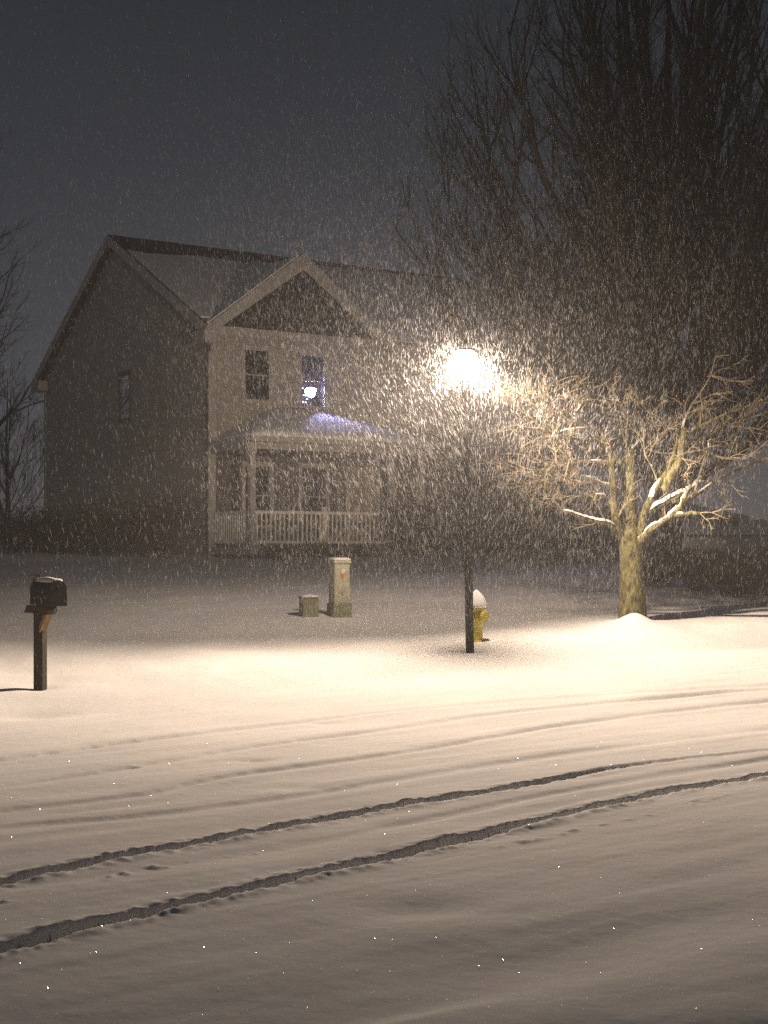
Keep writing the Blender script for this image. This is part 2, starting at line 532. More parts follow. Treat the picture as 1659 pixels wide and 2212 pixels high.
def make_lamp():
    root = empty('street_lamp', POSTB, 0, 'dark post top street lamp with a blazing warm white globe in falling snow', 'street lamp')
    H = BULB.z - POSTB.z; lx = BULB.x - POSTB.x
    L = lambda t: Vector((lx * t, -.05 * t, H * t))
    p = MB(); p.tube([L(-.05), L(.3), L(.6), L(.94)], [.062, .058, .052, .044], 16); p.build('pole', M['pole'], root, True)
    c = MB(); c.tube([L(.915), L(.925), L(.94), L(.945)], [.05, .068, .068, .05], 16); c.build('collar', M['pole'], root, True)
    c0 = L(1.0)
    h = MB(); h.lathe([(.044, c0.z - .32), (.055, c0.z - .28), (.078, c0.z - .23), (.084, c0.z - .205)], 20, (c0.x, c0.y)); h.build('globe_holder', M['pole'], root, True)
    gl = MB()
    prof = [(.082, -.204), (.14, -.12), (.19, -.02), (.19, .05), (.172, .12), (.14, .17), (.125, .185)]
    gl.lathe([(r, c0.z + z) for r, z in prof], 24, (c0.x, c0.y))
    gl.build('globe', emit_mat('lit_globe', (1.0, .86, .62), 26.0, .55), root, True)
    cp = MB(); cp.lathe([(.135, c0.z + .185), (.15, c0.z + .20), (.11, c0.z + .25), (.045, c0.z + .285), (.02, c0.z + .31), (.028, c0.z + .335), (.012, c0.z + .37)], 20, (c0.x, c0.y))
    cap = cp.build('cap', M['pole'], root, True)
    s = MB(); s.lathe([(.142, c0.z + .208), (.12, c0.z + .262), (.06, c0.z + .295), (.03, c0.z + .31)], 18, (c0.x, c0.y)); s.build('snow_cap', M['cap'], cap, True)
    # the burning lamp itself; light by angle is fitted, with a house lobe added
    ld = bpy.data.lights.new('lamp_light', 'POINT'); ld.energy = LAMP_W; ld.color = (1.0, .775, .58); ld.shadow_soft_size = .09
    ld.use_nodes = True; nt = ld.node_tree
    em = [n for n in nt.nodes if n.type == 'EMISSION'][0]
    ge = nt.nodes.new('ShaderNodeNewGeometry')
    dt = nt.nodes.new('ShaderNodeVectorMath'); dt.operation = 'DOT_PRODUCT'; dt.inputs[1].default_value = BACK
    nt.links.new(ge.outputs['Incoming'], dt.inputs[0])
    mr = nt.nodes.new('ShaderNodeMapRange'); mr.interpolation_type = 'SMOOTHSTEP'
    mr.inputs['From Min'].default_value = .03; mr.inputs['From Max'].default_value = .42; mr.inputs['To Min'].default_value = 1; mr.inputs['To Max'].default_value = BACK_SHARE
    nt.links.new(dt.outputs['Value'], mr.inputs['Value'])
    sx = nt.nodes.new('ShaderNodeSeparateXYZ'); nt.links.new(ge.outputs['Incoming'], sx.inputs[0])
    cv = nt.nodes.new('ShaderNodeFloatCurve')
    pts = VERT
    c = cv.mapping.curves[0]
    while len(c.points) < len(pts): c.points.new(.5, .5)
    for q, (u, w) in zip(c.points, pts): q.location = (u, w)
    cv.mapping.update()
    ma = nt.nodes.new('ShaderNodeMath'); ma.operation = 'MULTIPLY_ADD'; ma.inputs[1].default_value = .5; ma.inputs[2].default_value = .5
    nt.links.new(sx.outputs['Z'], ma.inputs[0]); nt.links.new(ma.outputs[0], cv.inputs['Value'])
    up = nt.nodes.new('ShaderNodeMapRange'); up.interpolation_type = 'SMOOTHSTEP'
    up.inputs['From Min'].default_value = -.22; up.inputs['From Max'].default_value = -.02; up.inputs['To Min'].default_value = 0; up.inputs['To Max'].default_value = .9
    nt.links.new(sx.outputs['Z'], up.inputs['Value'])
    sh = nt.nodes.new('ShaderNodeMath'); sh.operation = 'MAXIMUM'
    nt.links.new(up.outputs[0], sh.inputs[0]); nt.links.new(mr.outputs[0], sh.inputs[1]); mr = sh
    mu = nt.nodes.new('ShaderNodeMath'); mu.operation = 'MULTIPLY'
    nt.links.new(cv.outputs[0], mu.inputs[0]); nt.links.new(mr.outputs[0], mu.inputs[1])
    # added lobe with no lens behind it: level light to brighten the house
    l1 = nt.nodes.new('ShaderNodeMapRange'); l1.interpolation_type = 'SMOOTHSTEP'; l1.inputs['From Min'].default_value = .42; l1.inputs['From Max'].default_value = .80
    l2 = nt.nodes.new('ShaderNodeMapRange'); l2.interpolation_type = 'SMOOTHSTEP'; l2.inputs['From Min'].default_value = -.20; l2.inputs['From Max'].default_value = -.10; l2.inputs['To Max'].default_value = LOBE
    nt.links.new(dt.outputs['Value'], l1.inputs['Value']); nt.links.new(sx.outputs['Z'], l2.inputs['Value'])
    ad = nt.nodes.new('ShaderNodeMath'); ad.operation = 'MULTIPLY_ADD'
    nt.links.new(l1.outputs[0], ad.inputs[0]); nt.links.new(l2.outputs[0], ad.inputs[1]); nt.links.new(mu.outputs[0], ad.inputs[2])
    nt.links.new(ad.outputs[0], em.inputs['Strength'])
    lo = bpy.data.objects.new('lamp_light', ld); lo.location = c0; link(lo, root)


LAMP_W = 11500.0
BACK_SHARE = .15
LOBE = .28
VERT = [(0, .40), (.06, .41), (.12, .47), (.20, .72), (.26, .98), (.32, .98), (.36, .70), (.40, .42), (.45, .29), (.50, .27), (.56, .24), (.64, .16), (.80, .07), (1, .06)]
make_lamp()


# ------------------------------------------------------------------ mailbox
def make_mailbox():
    root = empty('mailbox', MAILBOX, 0, 'black rural mailbox with snow on top on a weathered wooden post', 'mailbox')
    ax = math.radians(-52)                     # the box axis, towards the street
    R = Matrix.Rotation(ax, 4, 'Z')
    zt = 1.36 * MAILBOX.y / 17.2 - .02          # top of the box above the snow
    k = MAILBOX.y / 3000                       # metres per photo pixel there
    post = MB(); post.box((-.060, -.060, -.2), (.060, .060, 232 * k), Matrix.Rotation(math.radians(-14), 4, 'Z'))
    post.build('post', M['post_wood'], root, bevel=.006)
    zb = 180 * k                               # underside of the box
    arm = MB()
    arm.prism([(-.36, zb - .11), (-.27, zb - .012), (.34, zb - .012), (.37, zb - .05), (.32, zb - .11)], -.055, .055, 'y')
    arm.v = [tuple(R @ Vector(v)) for v in arm.v]; arm.build('arm', M['post_wood'], root, bevel=.005)
    br = MB(); br.hexa([R @ Vector(p) for p in ((.055, -.042, zb - .34), (.055, .042, zb - .34), (.055, .042, zb - .25), (.055, -.042, zb - .25),
                                                (.27, -.042, zb - .112), (.27, .042, zb - .112), (.19, .042, zb - .112), (.19, -.042, zb - .112))])
    br.build('brace', M['brace_wood'], root, bevel=.004)
    x0, x1, w, h = -.06, .49, .105, .30
    def arch(grow=0, n=12):
        pts = [(-w - grow, zb - grow)]
        hc = h - w
        for i in range(n + 1):
            a = math.pi - math.pi * i / n
            pts.append(((w + grow) * math.cos(a), zb + hc + (w * .95 + grow) * math.sin(a)))
        pts.append((w + grow, zb - grow))
        return pts
    b = MB(); b.prism(arch(), x0, x1, 'x'); b.v = [tuple(R @ Vector(v)) for v in b.v]
    box = b.build('box', M['mailbox'], root, bevel=.004)
    d = MB(); d.prism(arch(.006), x1 + .001, x1 + .018, 'x'); d.v = [tuple(R @ Vector(v)) for v in d.v]
    door = d.build('door', M['mailbox'], box, bevel=.003)
    hd = MB(); hd.box((x1 + .018, -.018, zb + .19), (x1 + .045, .018, zb + .215), R); hd.build('handle', M['mailbox'], door)
    # snow lying on the crown of the arch
    s = MB(); n = 9; m = 12; hc = h - w
    for j in range(m + 1):
        t = j / m; x = x0 + .02 + (x1 - x0 - .03) * t
        for i in range(n + 1):
            a = math.radians(132 - 84 * i / n)
            th = (.004 + .030 * math.sin(math.pi * i / n) ** .6) * (.75 + .35 * math.sin(math.pi * min(1, max(0, t * .96 + .02)))) + .004 * math.sin(7 * t + i)
            s.v.append(tuple(R @ Vector((x, (w + th) * math.cos(a) * .99, zb + hc + (w * .95 + th) * math.sin(a)))))
    for j in range(m):
        for i in range(n):
            q = j * (n + 1) + i; s.f.append((q, q + 1, q + n + 2, q + n + 1))
    b0 = len(s.v)
    for j in (0, m):
        for i in range(n + 1):
            a = math.radians(132 - 84 * i / n); x = x0 + .02 + (x1 - x0 - .03) * (j / m)
            s.v.append(tuple(R @ Vector((x, (w + .001) * math.cos(a), zb + hc + (w * .95 + .001) * math.sin(a)))))
    for e, j in enumerate((0, m)):
        for i in range(n):
            q = j * (n + 1) + i; r = b0 + e * (n + 1) + i
            s.f.append((q, q + 1, r + 1, r) if e else (r, r + 1, q + 1, q))
    s.build('snow_cap', M['cap'], box, True)
    # dried greenery tucked on the post head behind the box
    g = MB()
    for i in range(90):
        a = random.uniform(0, 6.28); r = random.uniform(0, .09); z = random.uniform(-.09, .07)
        c = Vector((-.055 + r * math.cos(a) * .8, r * math.sin(a), 236 * k + z))
        dr = Vector((random.uniform(-.5, .9), random.uniform(-.7, .7), random.uniform(-.1, 1))).normalized() * random.uniform(.03, .075)
        w_ = dr.cross(Vector((random.random(), random.random(), random.random()))).normalized() * .009
        g.add([c - w_, c + w_, c + dr], [(0, 1, 2)])
    g.build('greenery', M['leaf_b'], root)


make_mailbox()


# ------------------------------------------------------------------ fire hydrant
def make_hydrant():
    root = empty('fire_hydrant', HYD, math.radians(48), 'yellow fire hydrant with a tall peaked cap of snow half hidden by the lamp post', 'fire hydrant')
    s = .98
    b = MB(); b.lathe([(.135 * s, -.1), (.135 * s, .02), (.10 * s, .03), (.095 * s, .05), (.095 * s, .30), (.108 * s, .31), (.112 * s, .40), (.108 * s, .47)], 24)
    b.build('barrel', M['hydrant'], root, True)
    f = MB(); f.lathe([(.135 * s, .471), (.14 * s, .475), (.14 * s, .505), (.13 * s, .51)], 24); f.build('flange', M['hydrant'], root, False)
    c = MB(); c.lathe([(.118 * s, .511), (.112 * s, .55), (.085 * s, .595), (.045 * s, .625), (.03 * s, .63), (.03 * s, .66), (.012 * s, .668)], 24); c.build('bonnet', M['hydrant'], root, True)
    for a, r, ln in ((0, .062, .19), (math.pi, .062, .19), (-math.pi / 2, .078, .175)):
        d = Vector((math.cos(a), math.sin(a), 0))
        n = MB(); n.tube([d * .08 + Vector((0, 0, .385)), d * (ln - .05) + Vector((0, 0, .385)), d * (ln - .045) + Vector((0, 0, .385)), d * ln + Vector((0, 0, .385))], [r * .8, r * .8, r * 1.08, r * 1.02], 16)
        n.tube([d * ln + Vector((0, 0, .385)), d * (ln + .03) + Vector((0, 0, .385))], [.02, .02], 5)
        n.build('outlet', M['hydrant'], root)
    sn = MB(); sn.lathe([(.150, .515), (.158, .55), (.145, .61), (.115, .67), (.075, .725), (.035, .765), (.006, .785)], 20)
    sn.v = [(x * (1 + .08 * math.sin(9 * z + 5 * x)) + .012 * (z - .5), y * (1 + .06 * math.cos(7 * z)), z) for x, y, z in sn.v]
    sn.build('snow_cap', M['cap'], root, True)
    s2 = MB(); s2.lathe([(.06, .445), (.05, .47), (.025, .487), (.004, .49)], 12, (.165, 0)); s2.build('snow_cap', M['cap'], root, True)


make_hydrant()


# ------------------------------------------------------------------ utility pedestals
def make_pedestals():
    k = PEDT.y / 3000
    root = empty('utility_pedestal', PEDT, math.radians(24), 'tall pale green utility pedestal with an orange sticker and snow cap', 'utility box')
    H = 124 * k
    b = MB(); b.prism([(-.145, -.1), (.145, -.1), (.135, H - .05), (-.135, H - .05)], -.125, .125, 'y'); b.build('cabinet', M['ped'], root, bevel=.012)
    bs = MB(); bs.prism([(-.170, -.1), (.170, -.1), (.165, .24), (-.165, .24)], -.147, -.1265, 'y'); bs.prism([(-.170, -.1), (-.149, -.1), (-.149, .24), (-.165, .24)], -.126, .14, 'y'); bs.prism([(.149, -.1), (.170, -.1), (.165, .24), (.149, .24)], -.126, .14, 'y')
    bs.build('base_collar', M['ped_dark'], root, bevel=.004)
    l = MB(); l.box((-.158, -.148, H - .049), (.158, .148, H - .002)); l.build('lid', M['ped'], root, bevel=.012)
    s = MB(); s.prism([(-.153, H - .001), (.153, H - .001), (.148, H + .03), (.08, H + .048), (-.09, H + .05), (-.148, H + .028)], -.142, .142, 'y'); s.build('snow_cap', M['cap'], root, True, bevel=.012)
    w = MB(); w.add([(-.02, -.1275, .735 * H), (.06, -.1275, .735 * H), (.06, -.1275, .845 * H), (-.02, -.1275, .845 * H)], [(0, 1, 2, 3)])
    w.v = [(x, y - .0012 * (0), z) for x, y, z in w.v]
    st = MB(); st.box((-.010, -.1285, .79 * H), (.050, -.1262, .85 * H)); st.build('white_sticker', M['white_label'], root)
    o = MB(); o.box((-.035, -.1290, .725 * H), (.060, -.1264, .765 * H)); o.add([(-.012, -.1290, .725 * H), (.045, -.1290, .725 * H), (.016, -.1290, .665 * H), (-.012, -.1264, .725 * H), (.045, -.1264, .725 * H), (.016, -.1264, .665 * H)], [(0, 2, 1), (3, 4, 5), (0, 1, 4, 3), (1, 2, 5, 4), (2, 0, 3, 5)])
    o.build('orange_sticker', M['orange'], root)
    hp = MB(); hp.box((-.010, -.1300, .40 * H), (.012, -.1262, .46 * H)); hp.build('latch', M['ped_dark'], root)
    # the short one
    k2 = PEDS.y / 3000; H2 = 41 * k2
    r2 = empty('utility_pedestal', PEDS, math.radians(20), 'short squat dark green utility pedestal with a snow cap beside a taller one', 'utility box')
    b = MB(); b.prism([(-.140, -.1), (.140, -.1), (.132, H2 - .02), (-.132, H2 - .02)], -.115, .115, 'y'); b.build('cabinet', M['ped_dark'], r2, bevel=.012)
    l = MB(); l.box((-.150, -.130, H2 - .019), (.150, .130, H2)); l.build('lid', M['ped_dark'], r2, bevel=.008)
    s = MB(); s.prism([(-.146, H2 + .001), (.146, H2 + .001), (.135, H2 + .030), (.05, H2 + .042), (-.06, H2 + .038), (-.138, H2 + .026)], -.126, .126, 'y'); s.build('snow_cap', M['cap'], r2, True, bevel=.01)
    for x in (-.08, .06):
        ri = MB(); ri.box((x, -.1195, .05), (x + .02, -.1165, H2 - .05)); ri.build('rib', M['ped_dark'], r2)


make_pedestals()


# ------------------------------------------------------------------ the house
UX = Vector((1.584, 1, 0)).normalized()         # along the front
VX = Vector((-UX.y, UX.x, 0))                   # front to back
A0 = P(455, 1180, 37.0); A0.z = 0
HM = Matrix(((UX.x, VX.x, 0, A0.x), (UX.y, VX.y, 0, A0.y), (0, 0, 1, 0), (0, 0, 0, 1)))
HRZ = math.atan2(UX.y, UX.x)


def make_window(house, x0, x1, z0, z1, y=0.0, side=False, name='window', blind=0.0):
    """double hung window, its frame proud of the wall; local axes: x along the wall, -y outwards"""
    T = Matrix.Identity(4) if not side else Matrix(((0, 1, 0, 0), (1, 0, 0, 0), (0, 0, 1, 0), (0, 0, 0, 1)))
    tr = lambda b: (setattr(b, 'v', [tuple(T @ Vector(v)) for v in b.v]), b)[1]
    c = .085
    f = MB()
    f.box((x0 - c, y - .035, z0 - .07), (x1 + c, y + .02, z0)); f.box((x0 - c, y - .035, z1), (x1 + c, y + .02, z1 + .10))
    f.box((x0 - c, y - .032, z0), (x0, y + .02, z1)); f.box((x1, y - .032, z0), (x1 + c, y + .02, z1))
    w = tr(f).build(name, M['trim'] if not side else M['wall_low'], house)  # side frame and sash coloured dark to hold down the lamplight on them
    s = MB(); zm = (z0 + z1) / 2; t = .035
    for a, b_, off in ((z0, zm + .015, 0.0), (zm - .015, z1, .022)):
        s.box((x0, y - .018 + off, a), (x0 + t, y + .002 + off, b_)); s.box((x1 - t, y - .018 + off, a), (x1, y + .002 + off, b_))
        s.box((x0 + t, y - .018 + off, a), (x1 - t, y + .002 + off, a + t)); s.box((x0 + t, y - .018 + off, b_ - t), (x1 - t, y + .002 + off, b_))
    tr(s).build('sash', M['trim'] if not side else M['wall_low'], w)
    g = MB(); g.box((x0 + t, y - .012, z0 + t), (x1 - t, y - .008, zm - .015)); g.box((x0 + t, y + .010, zm + .015), (x1 - t, y + .014, z1 - t))
    tr(g).build('pane', M['glass'], w)
    li = MB(); q = .006
    for (p0, p1) in (((x0 - .004, y + .021, z0 - .03), (x0 + q, y + .60, z1 + .03)), ((x1 - q, y + .021, z0 - .03), (x1 + .004, y + .60, z1 + .03)), ((x0 + q, y + .021, z0 - .03), (x1 - q, y + .60, z0 + q)), ((x0 + q, y + .021, z1 - q), (x1 - q, y + .60, z1 + .03)), ((x0 - .004, y + .601, z0 - .03), (x1 + .004, y + .62, z1 + .03))): li.box(p0, p1)
    tr(li).build('black_liner', M['unlit_black'], w)  # added black box behind the panes, swallows light from the window lamp
    if blind:
        bl = MB(); bl.box((x0 + .03, y + .06, z1 - blind), (x1 - .03, y + .065, z1 - .02)); tr(bl).build('blind', M['curtain'], w)
    return w


def make_house():
    gzh = 1.12
    root = empty('house', (A0.x, A0.y, 0), HRZ, 'two storey gabled house with pale siding, snowy roof and a railed front porch', 'house')
    LEN, DEP, EZ, RZ = 12.6, 13.5, 7.62, 11.15
    b = gzh - 1.2
    th = .16
    # opening list on the front wall
    wins = [(.99, 1.776, 5.70, 7.10), (2.74, 3.52, 5.62, 7.08)]
    low = [(1.0, 1.80, 2.30, 3.95), (2.74, 3.56, 2.30, 3.95)]
    # front wall built of strips around its openings
    fw = MB()
    def wall_strips(mb, x0, x1, z0, z1, holes, y0, y1):
        xs = sorted({x0, x1, *[h[0] for h in holes], *[h[1] for h in holes]})
        for a, c in zip(xs[:-1], xs[1:]):
            hz = sorted([(h[2], h[3]) for h in holes if h[0] <= a + 1e-6 and h[1] >= c - 1e-6])
            z = z0
            for (p, q) in hz:
                mb.box((a, y0, z), (c, y1, p)); z = q
            mb.box((a, y0, z), (c, y1, z1))
    wall_strips(fw, 0.0, LEN, 4.70, EZ, wins, 0.0, th)
    fw.build('front_wall', M['wall'], root)
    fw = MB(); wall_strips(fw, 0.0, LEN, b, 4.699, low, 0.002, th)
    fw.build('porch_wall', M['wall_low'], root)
    rz_ = lambda y: EZ + (RZ - EZ) * (1 - abs(y - DEP / 2) / (DEP / 2))
    sw = MB(); hole = (5.65, 6.40, 5.60, 6.95)
    # side wall (gable end), strips around one small window
    wall_strips_side = MB()
    wall_strips(wall_strips_side, th, DEP, b, EZ - .001, [hole], 0.0, th)
    wall_strips_side.v = [(y, x, z) for x, y, z in wall_strips_side.v]
    wall_strips_side.prism([(0.0, EZ), (DEP, EZ), (DEP / 2, RZ - .02)], 0.0, th, 'x')
    wall_strips_side.build('side_wall', M['wall'], root)
    bw = MB(); bw.box((th, DEP - th, b), (LEN, DEP, EZ - .002)); bw.box((LEN - th, th, b), (LEN, DEP - th, EZ - .003)); bw.prism([(th, EZ), (DEP, EZ), (DEP / 2, RZ - .02)], LEN - th, LEN, 'x')
    bw.build('back_wall', M['wall'], root)
    rm = MB(); rm.box((th + .01, 2.2, b + .1), (LEN - .3, 2.25, EZ - .1)); rm.box((th + .01, th + .02, 4.68), (LEN - .3, 2.19, 4.74)); rm.build('room_wall', M['unlit_black'], root)
    # main roof: two slabs, overhanging
    oh, og, t = .38, .30, .14
    sl = (RZ - EZ) / (DEP / 2)
    ez = EZ - oh * sl
    roof = MB()
    for sgn in (0, 1):
        ye, yr = (-oh, DEP / 2) if not sgn else (DEP + oh, DEP / 2)
        for xa, xb, yst in (((-og, .0, ye), (.002, 5.24, .04), (5.242, LEN + og, ye)) if not sgn else ((-og, LEN + og, ye),)):
            zst = ez + .02 + abs(yst - ye) * sl
            p = [(xa, yst, zst), (xb, yst, zst), (xb, yr, RZ + .02), (xa, yr, RZ + .02)]
            roof.hexa([Vector(q) for q in p] + [Vector((q[0], q[1], q[2] + t)) for q in p])
    ro = roof.build('roof', M['roof'], root)
    # snow on the front slope, blown thin along the ridge
    def slab(mb, pts, h):
        vs = [Vector(q) for q in pts]; mb.hexa(vs + [v + Vector((0, 0, h)) for v in vs])
    sn = MB()
    nseg = 26
    for i in range(nseg):
        x0 = -og + .06 + (LEN + 2 * og - .12) * i / nseg; x1 = -og + .06 + (LEN + 2 * og - .12) * (i + 1) / nseg
        yt0 = DEP / 2 - (1.55 - .085 * x0 + .10 * math.sin(x0 * 2.3) + .05 * math.sin(x0 * 7)) * (1 if x0 < 5 else .75); yt1 = DEP / 2 - (1.55 - .085 * x1 + .10 * math.sin(x1 * 2.3) + .05 * math.sin(x1 * 7)) * (1 if x1 < 5 else .75)
        z = lambda y: ez + .02 + t + .003 + (y + oh) * sl
        ys = -oh + .05 if (x1 < .02 or x0 > 5.2) else .10
        slab(sn, [(x0, ys, z(ys)), (x1, ys, z(ys)), (x1, yt1, z(yt1)), (x0, yt0, z(yt0))], .05)
    sn.build('snow_cover', M['cap'], ro)
    # rake boards, fascia, eave returns, corner boards
    tr = MB()
    for x in (-og - .022,):
        for ye, yr in ((-oh, DEP / 2), (DEP + oh, DEP / 2)):
            tr.hexa([Vector(p) for p in ((x, ye, ez - .14), (x + .02, ye, ez - .14), (x + .02, yr, RZ - .14), (x, yr, RZ - .14), (x, ye, ez + .015 + t), (x + .02, ye, ez + .015 + t), (x + .02, yr, RZ + .015 + t), (x, yr, RZ + .015 + t))])
    tr.build('rake_board', M['trim'], root)
    cb = MB(); cb.box((-.022, -.022, b), (.14, -.001, EZ - .04)); cb.box((-.022, .0, b), (-.001, .13, EZ - .04)); cb.build('corner_board', M['trim'], root)
    cb = MB(); cb.box((-.022, DEP - .13, b), (-.001, DEP + .02, EZ - .04)); cb.build('corner_board', M['trim'], root)
    for y0, y1 in ((-oh - .02, .42), (DEP - .42, DEP + oh + .02)):
        er = MB(); er.box((-og - .05, y0, ez - .30), (-.03, y1, ez - .005)); er.box((-og - .09, y0 - .03, ez - .06), (-.031, y1 + .03, ez + .03)); er.build('eave_return', M['trim'], root)
    fa = MB(); fa.box((5.45, -oh - .025, ez - .16), (LEN + og, -oh - .002, ez + .10)); fa.box((5.45, -oh, ez - .14), (LEN + og, -.002, ez - .12)); fa.build('fascia', M['trim'], root)
    ds = MB(); ds.tube([(-.10, -.40, ez + .25), (-.10, -.40, ez - .30), (-.06, -.16, ez - .52), (-.06, -.07, ez - .62), (-.06, -.07, b + .8)], [.045] * 5, 8); ds.build('downspout', M['trim'], root)
    # front gable wing roof over the left part of the front
    GX, GW, GZ = 2.62, 2.62, 9.62           # ridge x, half width, wall-plane height of the ridge
    gs = (GZ - 7.62) / GW
    ov, fo = .30, .36                       # side overhang, front overhang
    zb = 7.62 - ov * gs
    yback = lambda z: (z - EZ) / sl
    gr = MB()
    for s in (-1, 1):
        xe = GX + s * (GW + ov)
        p0 = Vector((xe, -fo, zb + .02)); p1 = Vector((GX, -fo, GZ + .02)); p2 = Vector((GX, yback(GZ) + .55, GZ + .02)); p3 = Vector((xe, .45, zb + .02))
        q = [p0, p1, p2, p3] if s < 0 else [p1, p0, p3, p2]
        gr.hexa([v.copy() for v in q] + [v + Vector((0, 0, .15)) for v in q])
    gro = gr.build('gable_roof', M['roof'], root)
    gsn = MB()
    for s in (-1, 1):
        xe = GX + s * (GW + ov - .05); xr = GX + s * .10
        zz = lambda x: zb + .02 + .153 + (GW + ov - abs(x - GX)) * gs
        p0 = Vector((xe, -fo + .05, zz(xe))); p1 = Vector((xr, -fo + .05, zz(xr))); p2 = Vector((xr, yback(GZ) + .1, zz(xr))); p3 = Vector((xe, .35, zz(xe)))
        q = [p0, p1, p2, p3] if s < 0 else [p1, p0, p3, p2]
        gsn.hexa([v.copy() for v in q] + [v + Vector((0, 0, .05)) for v in q])
    gsn.build('snow_cover', M['cap'], gro)
    # gable triangle: dark shingles behind broad pale rake boards
    gp = MB(); gp.prism([(GX - GW + .02, 7.655), (GX + GW - .02, 7.655), (GX, GZ - .02)], -.03, .10, 'y'); gp.build('gable_panel', M['gable'], root)
    for s in (-1, 1):
        rb = MB(); w = .40
        xe = GX + s * (GW + ov)
        q = [(xe, zb + .165), (GX, GZ + .165), (GX, GZ + .165 - w * 1.12), (xe, zb + .165 - w * .75)]
        if s > 0: q = q[::-1]
        rb.prism(q, -fo - .03, -fo - .004, 'y'); rb.build('rake_board', M['trim'], root)
        so = MB(); xin = GX + s * (GW - .0)
        so.hexa([Vector(p) for p in ((xe, -fo, zb - .05), (xe, -.031, zb - .05), (GX + s * .002, -.031, GZ - .05), (GX + s * .002, -fo, GZ - .05), (xe, -fo, zb - .01), (xe, -.031, zb - .01), (GX + s * .002, -.031, GZ - .01), (GX + s * .002, -fo, GZ - .01))])
        so.build('soffit', M['trim'], root)
    fr = MB(); fr.box((-.02, -.022, 7.42), (2 * GW + .02, -.002, 7.65)); fr.build('frieze_board', M['trim'], root)
    cbr = MB(); cbr.box((2 * GW - .14, -.022, 5.4), (2 * GW + .02, -.001, 7.41)); cbr.build('corner_board', M['trim'], root)
    # windows
    for i, w in enumerate(wins): make_window(root, *w, blind=(0 if i else .0))
    for w in low: make_window(root, *w)
    make_window(root, *hole, y=0.0, side=True)
    # two more upstairs and a door in the wall right of the wing
    # front door with panels under the porch
    dr = MB(); dr.box((4.28, -.05, 1.76), (5.18, -.003, 3.86)); d = dr.build('front_door', M['door'], root)
    pn = MB()
    for (x0, x1, z0, z1) in ((4.38, 4.68, 1.92, 2.75), (4.78, 5.08, 1.92, 2.75), (4.38, 4.68, 2.9, 3.72), (4.78, 5.08, 2.9, 3.72)): pn.box((x0, -.064, z0), (x1, -.0505, z1))
    pn.build('door_panel', M['door'], d); kn = MB(); kn.lathe([(.01, 0), (.03, .01), (.034, .03), (.01, .05)], 10); kn.v = [(4.34 + x, -.065 - z, 2.75 + y) for x, y, z in kn.v]; kn.build('handle', M['pole'], d)
    dc = MB(); dc.box((4.16, -.06, 1.76), (4.278, -.003, 3.98)); dc.box((5.182, -.06, 1.76), (5.30, -.003, 3.98)); dc.box((4.278, -.06, 3.862), (5.182, -.003, 3.98)); dc.build('door_frame', M['trim'], root)
    # porch
    PD, PL, FZ, BZ = 2.32, 5.35, 1.72, 4.22
    fl = MB(); fl.box((.0, -PD, FZ - .04), (PL, -.025, FZ)); porch_floor = fl.build('porch_floor', M['deck'], root)
    sk = MB(); sk.box((-.02, -PD - .03, FZ - .19), (PL + .02, -PD - .001, FZ + .012)); sk.box((-.022, -PD, FZ - .19), (-.001, -.03, FZ + .012)); sk.build('porch_skirt', M['porch_paint'], root)
    pb = MB(); pb.box((.06, -PD + .10, b), (PL - .05, -.1, FZ - .05)); pb.build('foundation', M['brick_base'], root)
    for x in (.10, 4.28, PL - .10):
        po = MB(); po.box((x - .075, -PD + .03, FZ + .001), (x + .075, -PD + .18, BZ)); po.box((x - .105, -PD - .0, FZ + .0015), (x + .105, -PD + .21, FZ + .14)); po.box((x - .10, -PD + .005, BZ - .12), (x + .10, -PD + .205, BZ - .001))
        po.build('porch_column', M['porch_paint'], root)
    be = MB(); be.box((-.06, -PD - .01, BZ), (PL + .06, -PD + .20, BZ + .19)); be.box((-.06, -PD + .2, BZ + .002), (.12, -.03, BZ + .185)); be.box((PL - .12, -PD + .2, BZ + .002), (PL + .06, -.03, BZ + .185)); be.build('porch_beam', M['porch_paint'], root)
    ce = MB(); ce.box((.12, -PD + .2, BZ + .13), (PL - .12, -.03, BZ + .17)); ce.build('porch_ceiling', M['porch_paint'], root)
    ex0, ex1, ey, ez2, rz2 = -.08, PL + .2, -PD - .26, BZ + .20, 5.36
    pr = MB(); q = [Vector(p) for p in ((ex0, ey, ez2), (ex1, ey, ez2), (ex1, -.03, ez2), (ex1 - 2.0, -.03, rz2), (ex0 + 2.0, -.03, rz2), (ex0, -.03, ez2))]
    pr.add(q + [v + Vector((0, 0, .10)) for v in q], [(0, 1, 7, 6), (1, 2, 8, 7), (2, 3, 9, 8), (3, 4, 10, 9), (4, 5, 11, 10), (5, 0, 6, 11), (6, 7, 9, 10), (7, 8, 9), (6, 10, 11), (0, 4, 3, 1), (1, 3, 2), (0, 5, 4)]); prf = pr.build('porch_roof', M['roof'], root)
    pf = MB(); pf.box((ex0 - .02, ey - .025, ez2 - .03), (ex1 + .02, ey - .002, ez2 + .11)); pf.box((ex0 - .022, ey, ez2 - .03), (ex0 - .002, -.04, ez2 + .11)); pf.build('porch_fascia', M['porch_paint'], root)
    ps = MB(); n1, n2 = 30, 12
    slp = (rz2 - ez2) / (-.03 - ey)
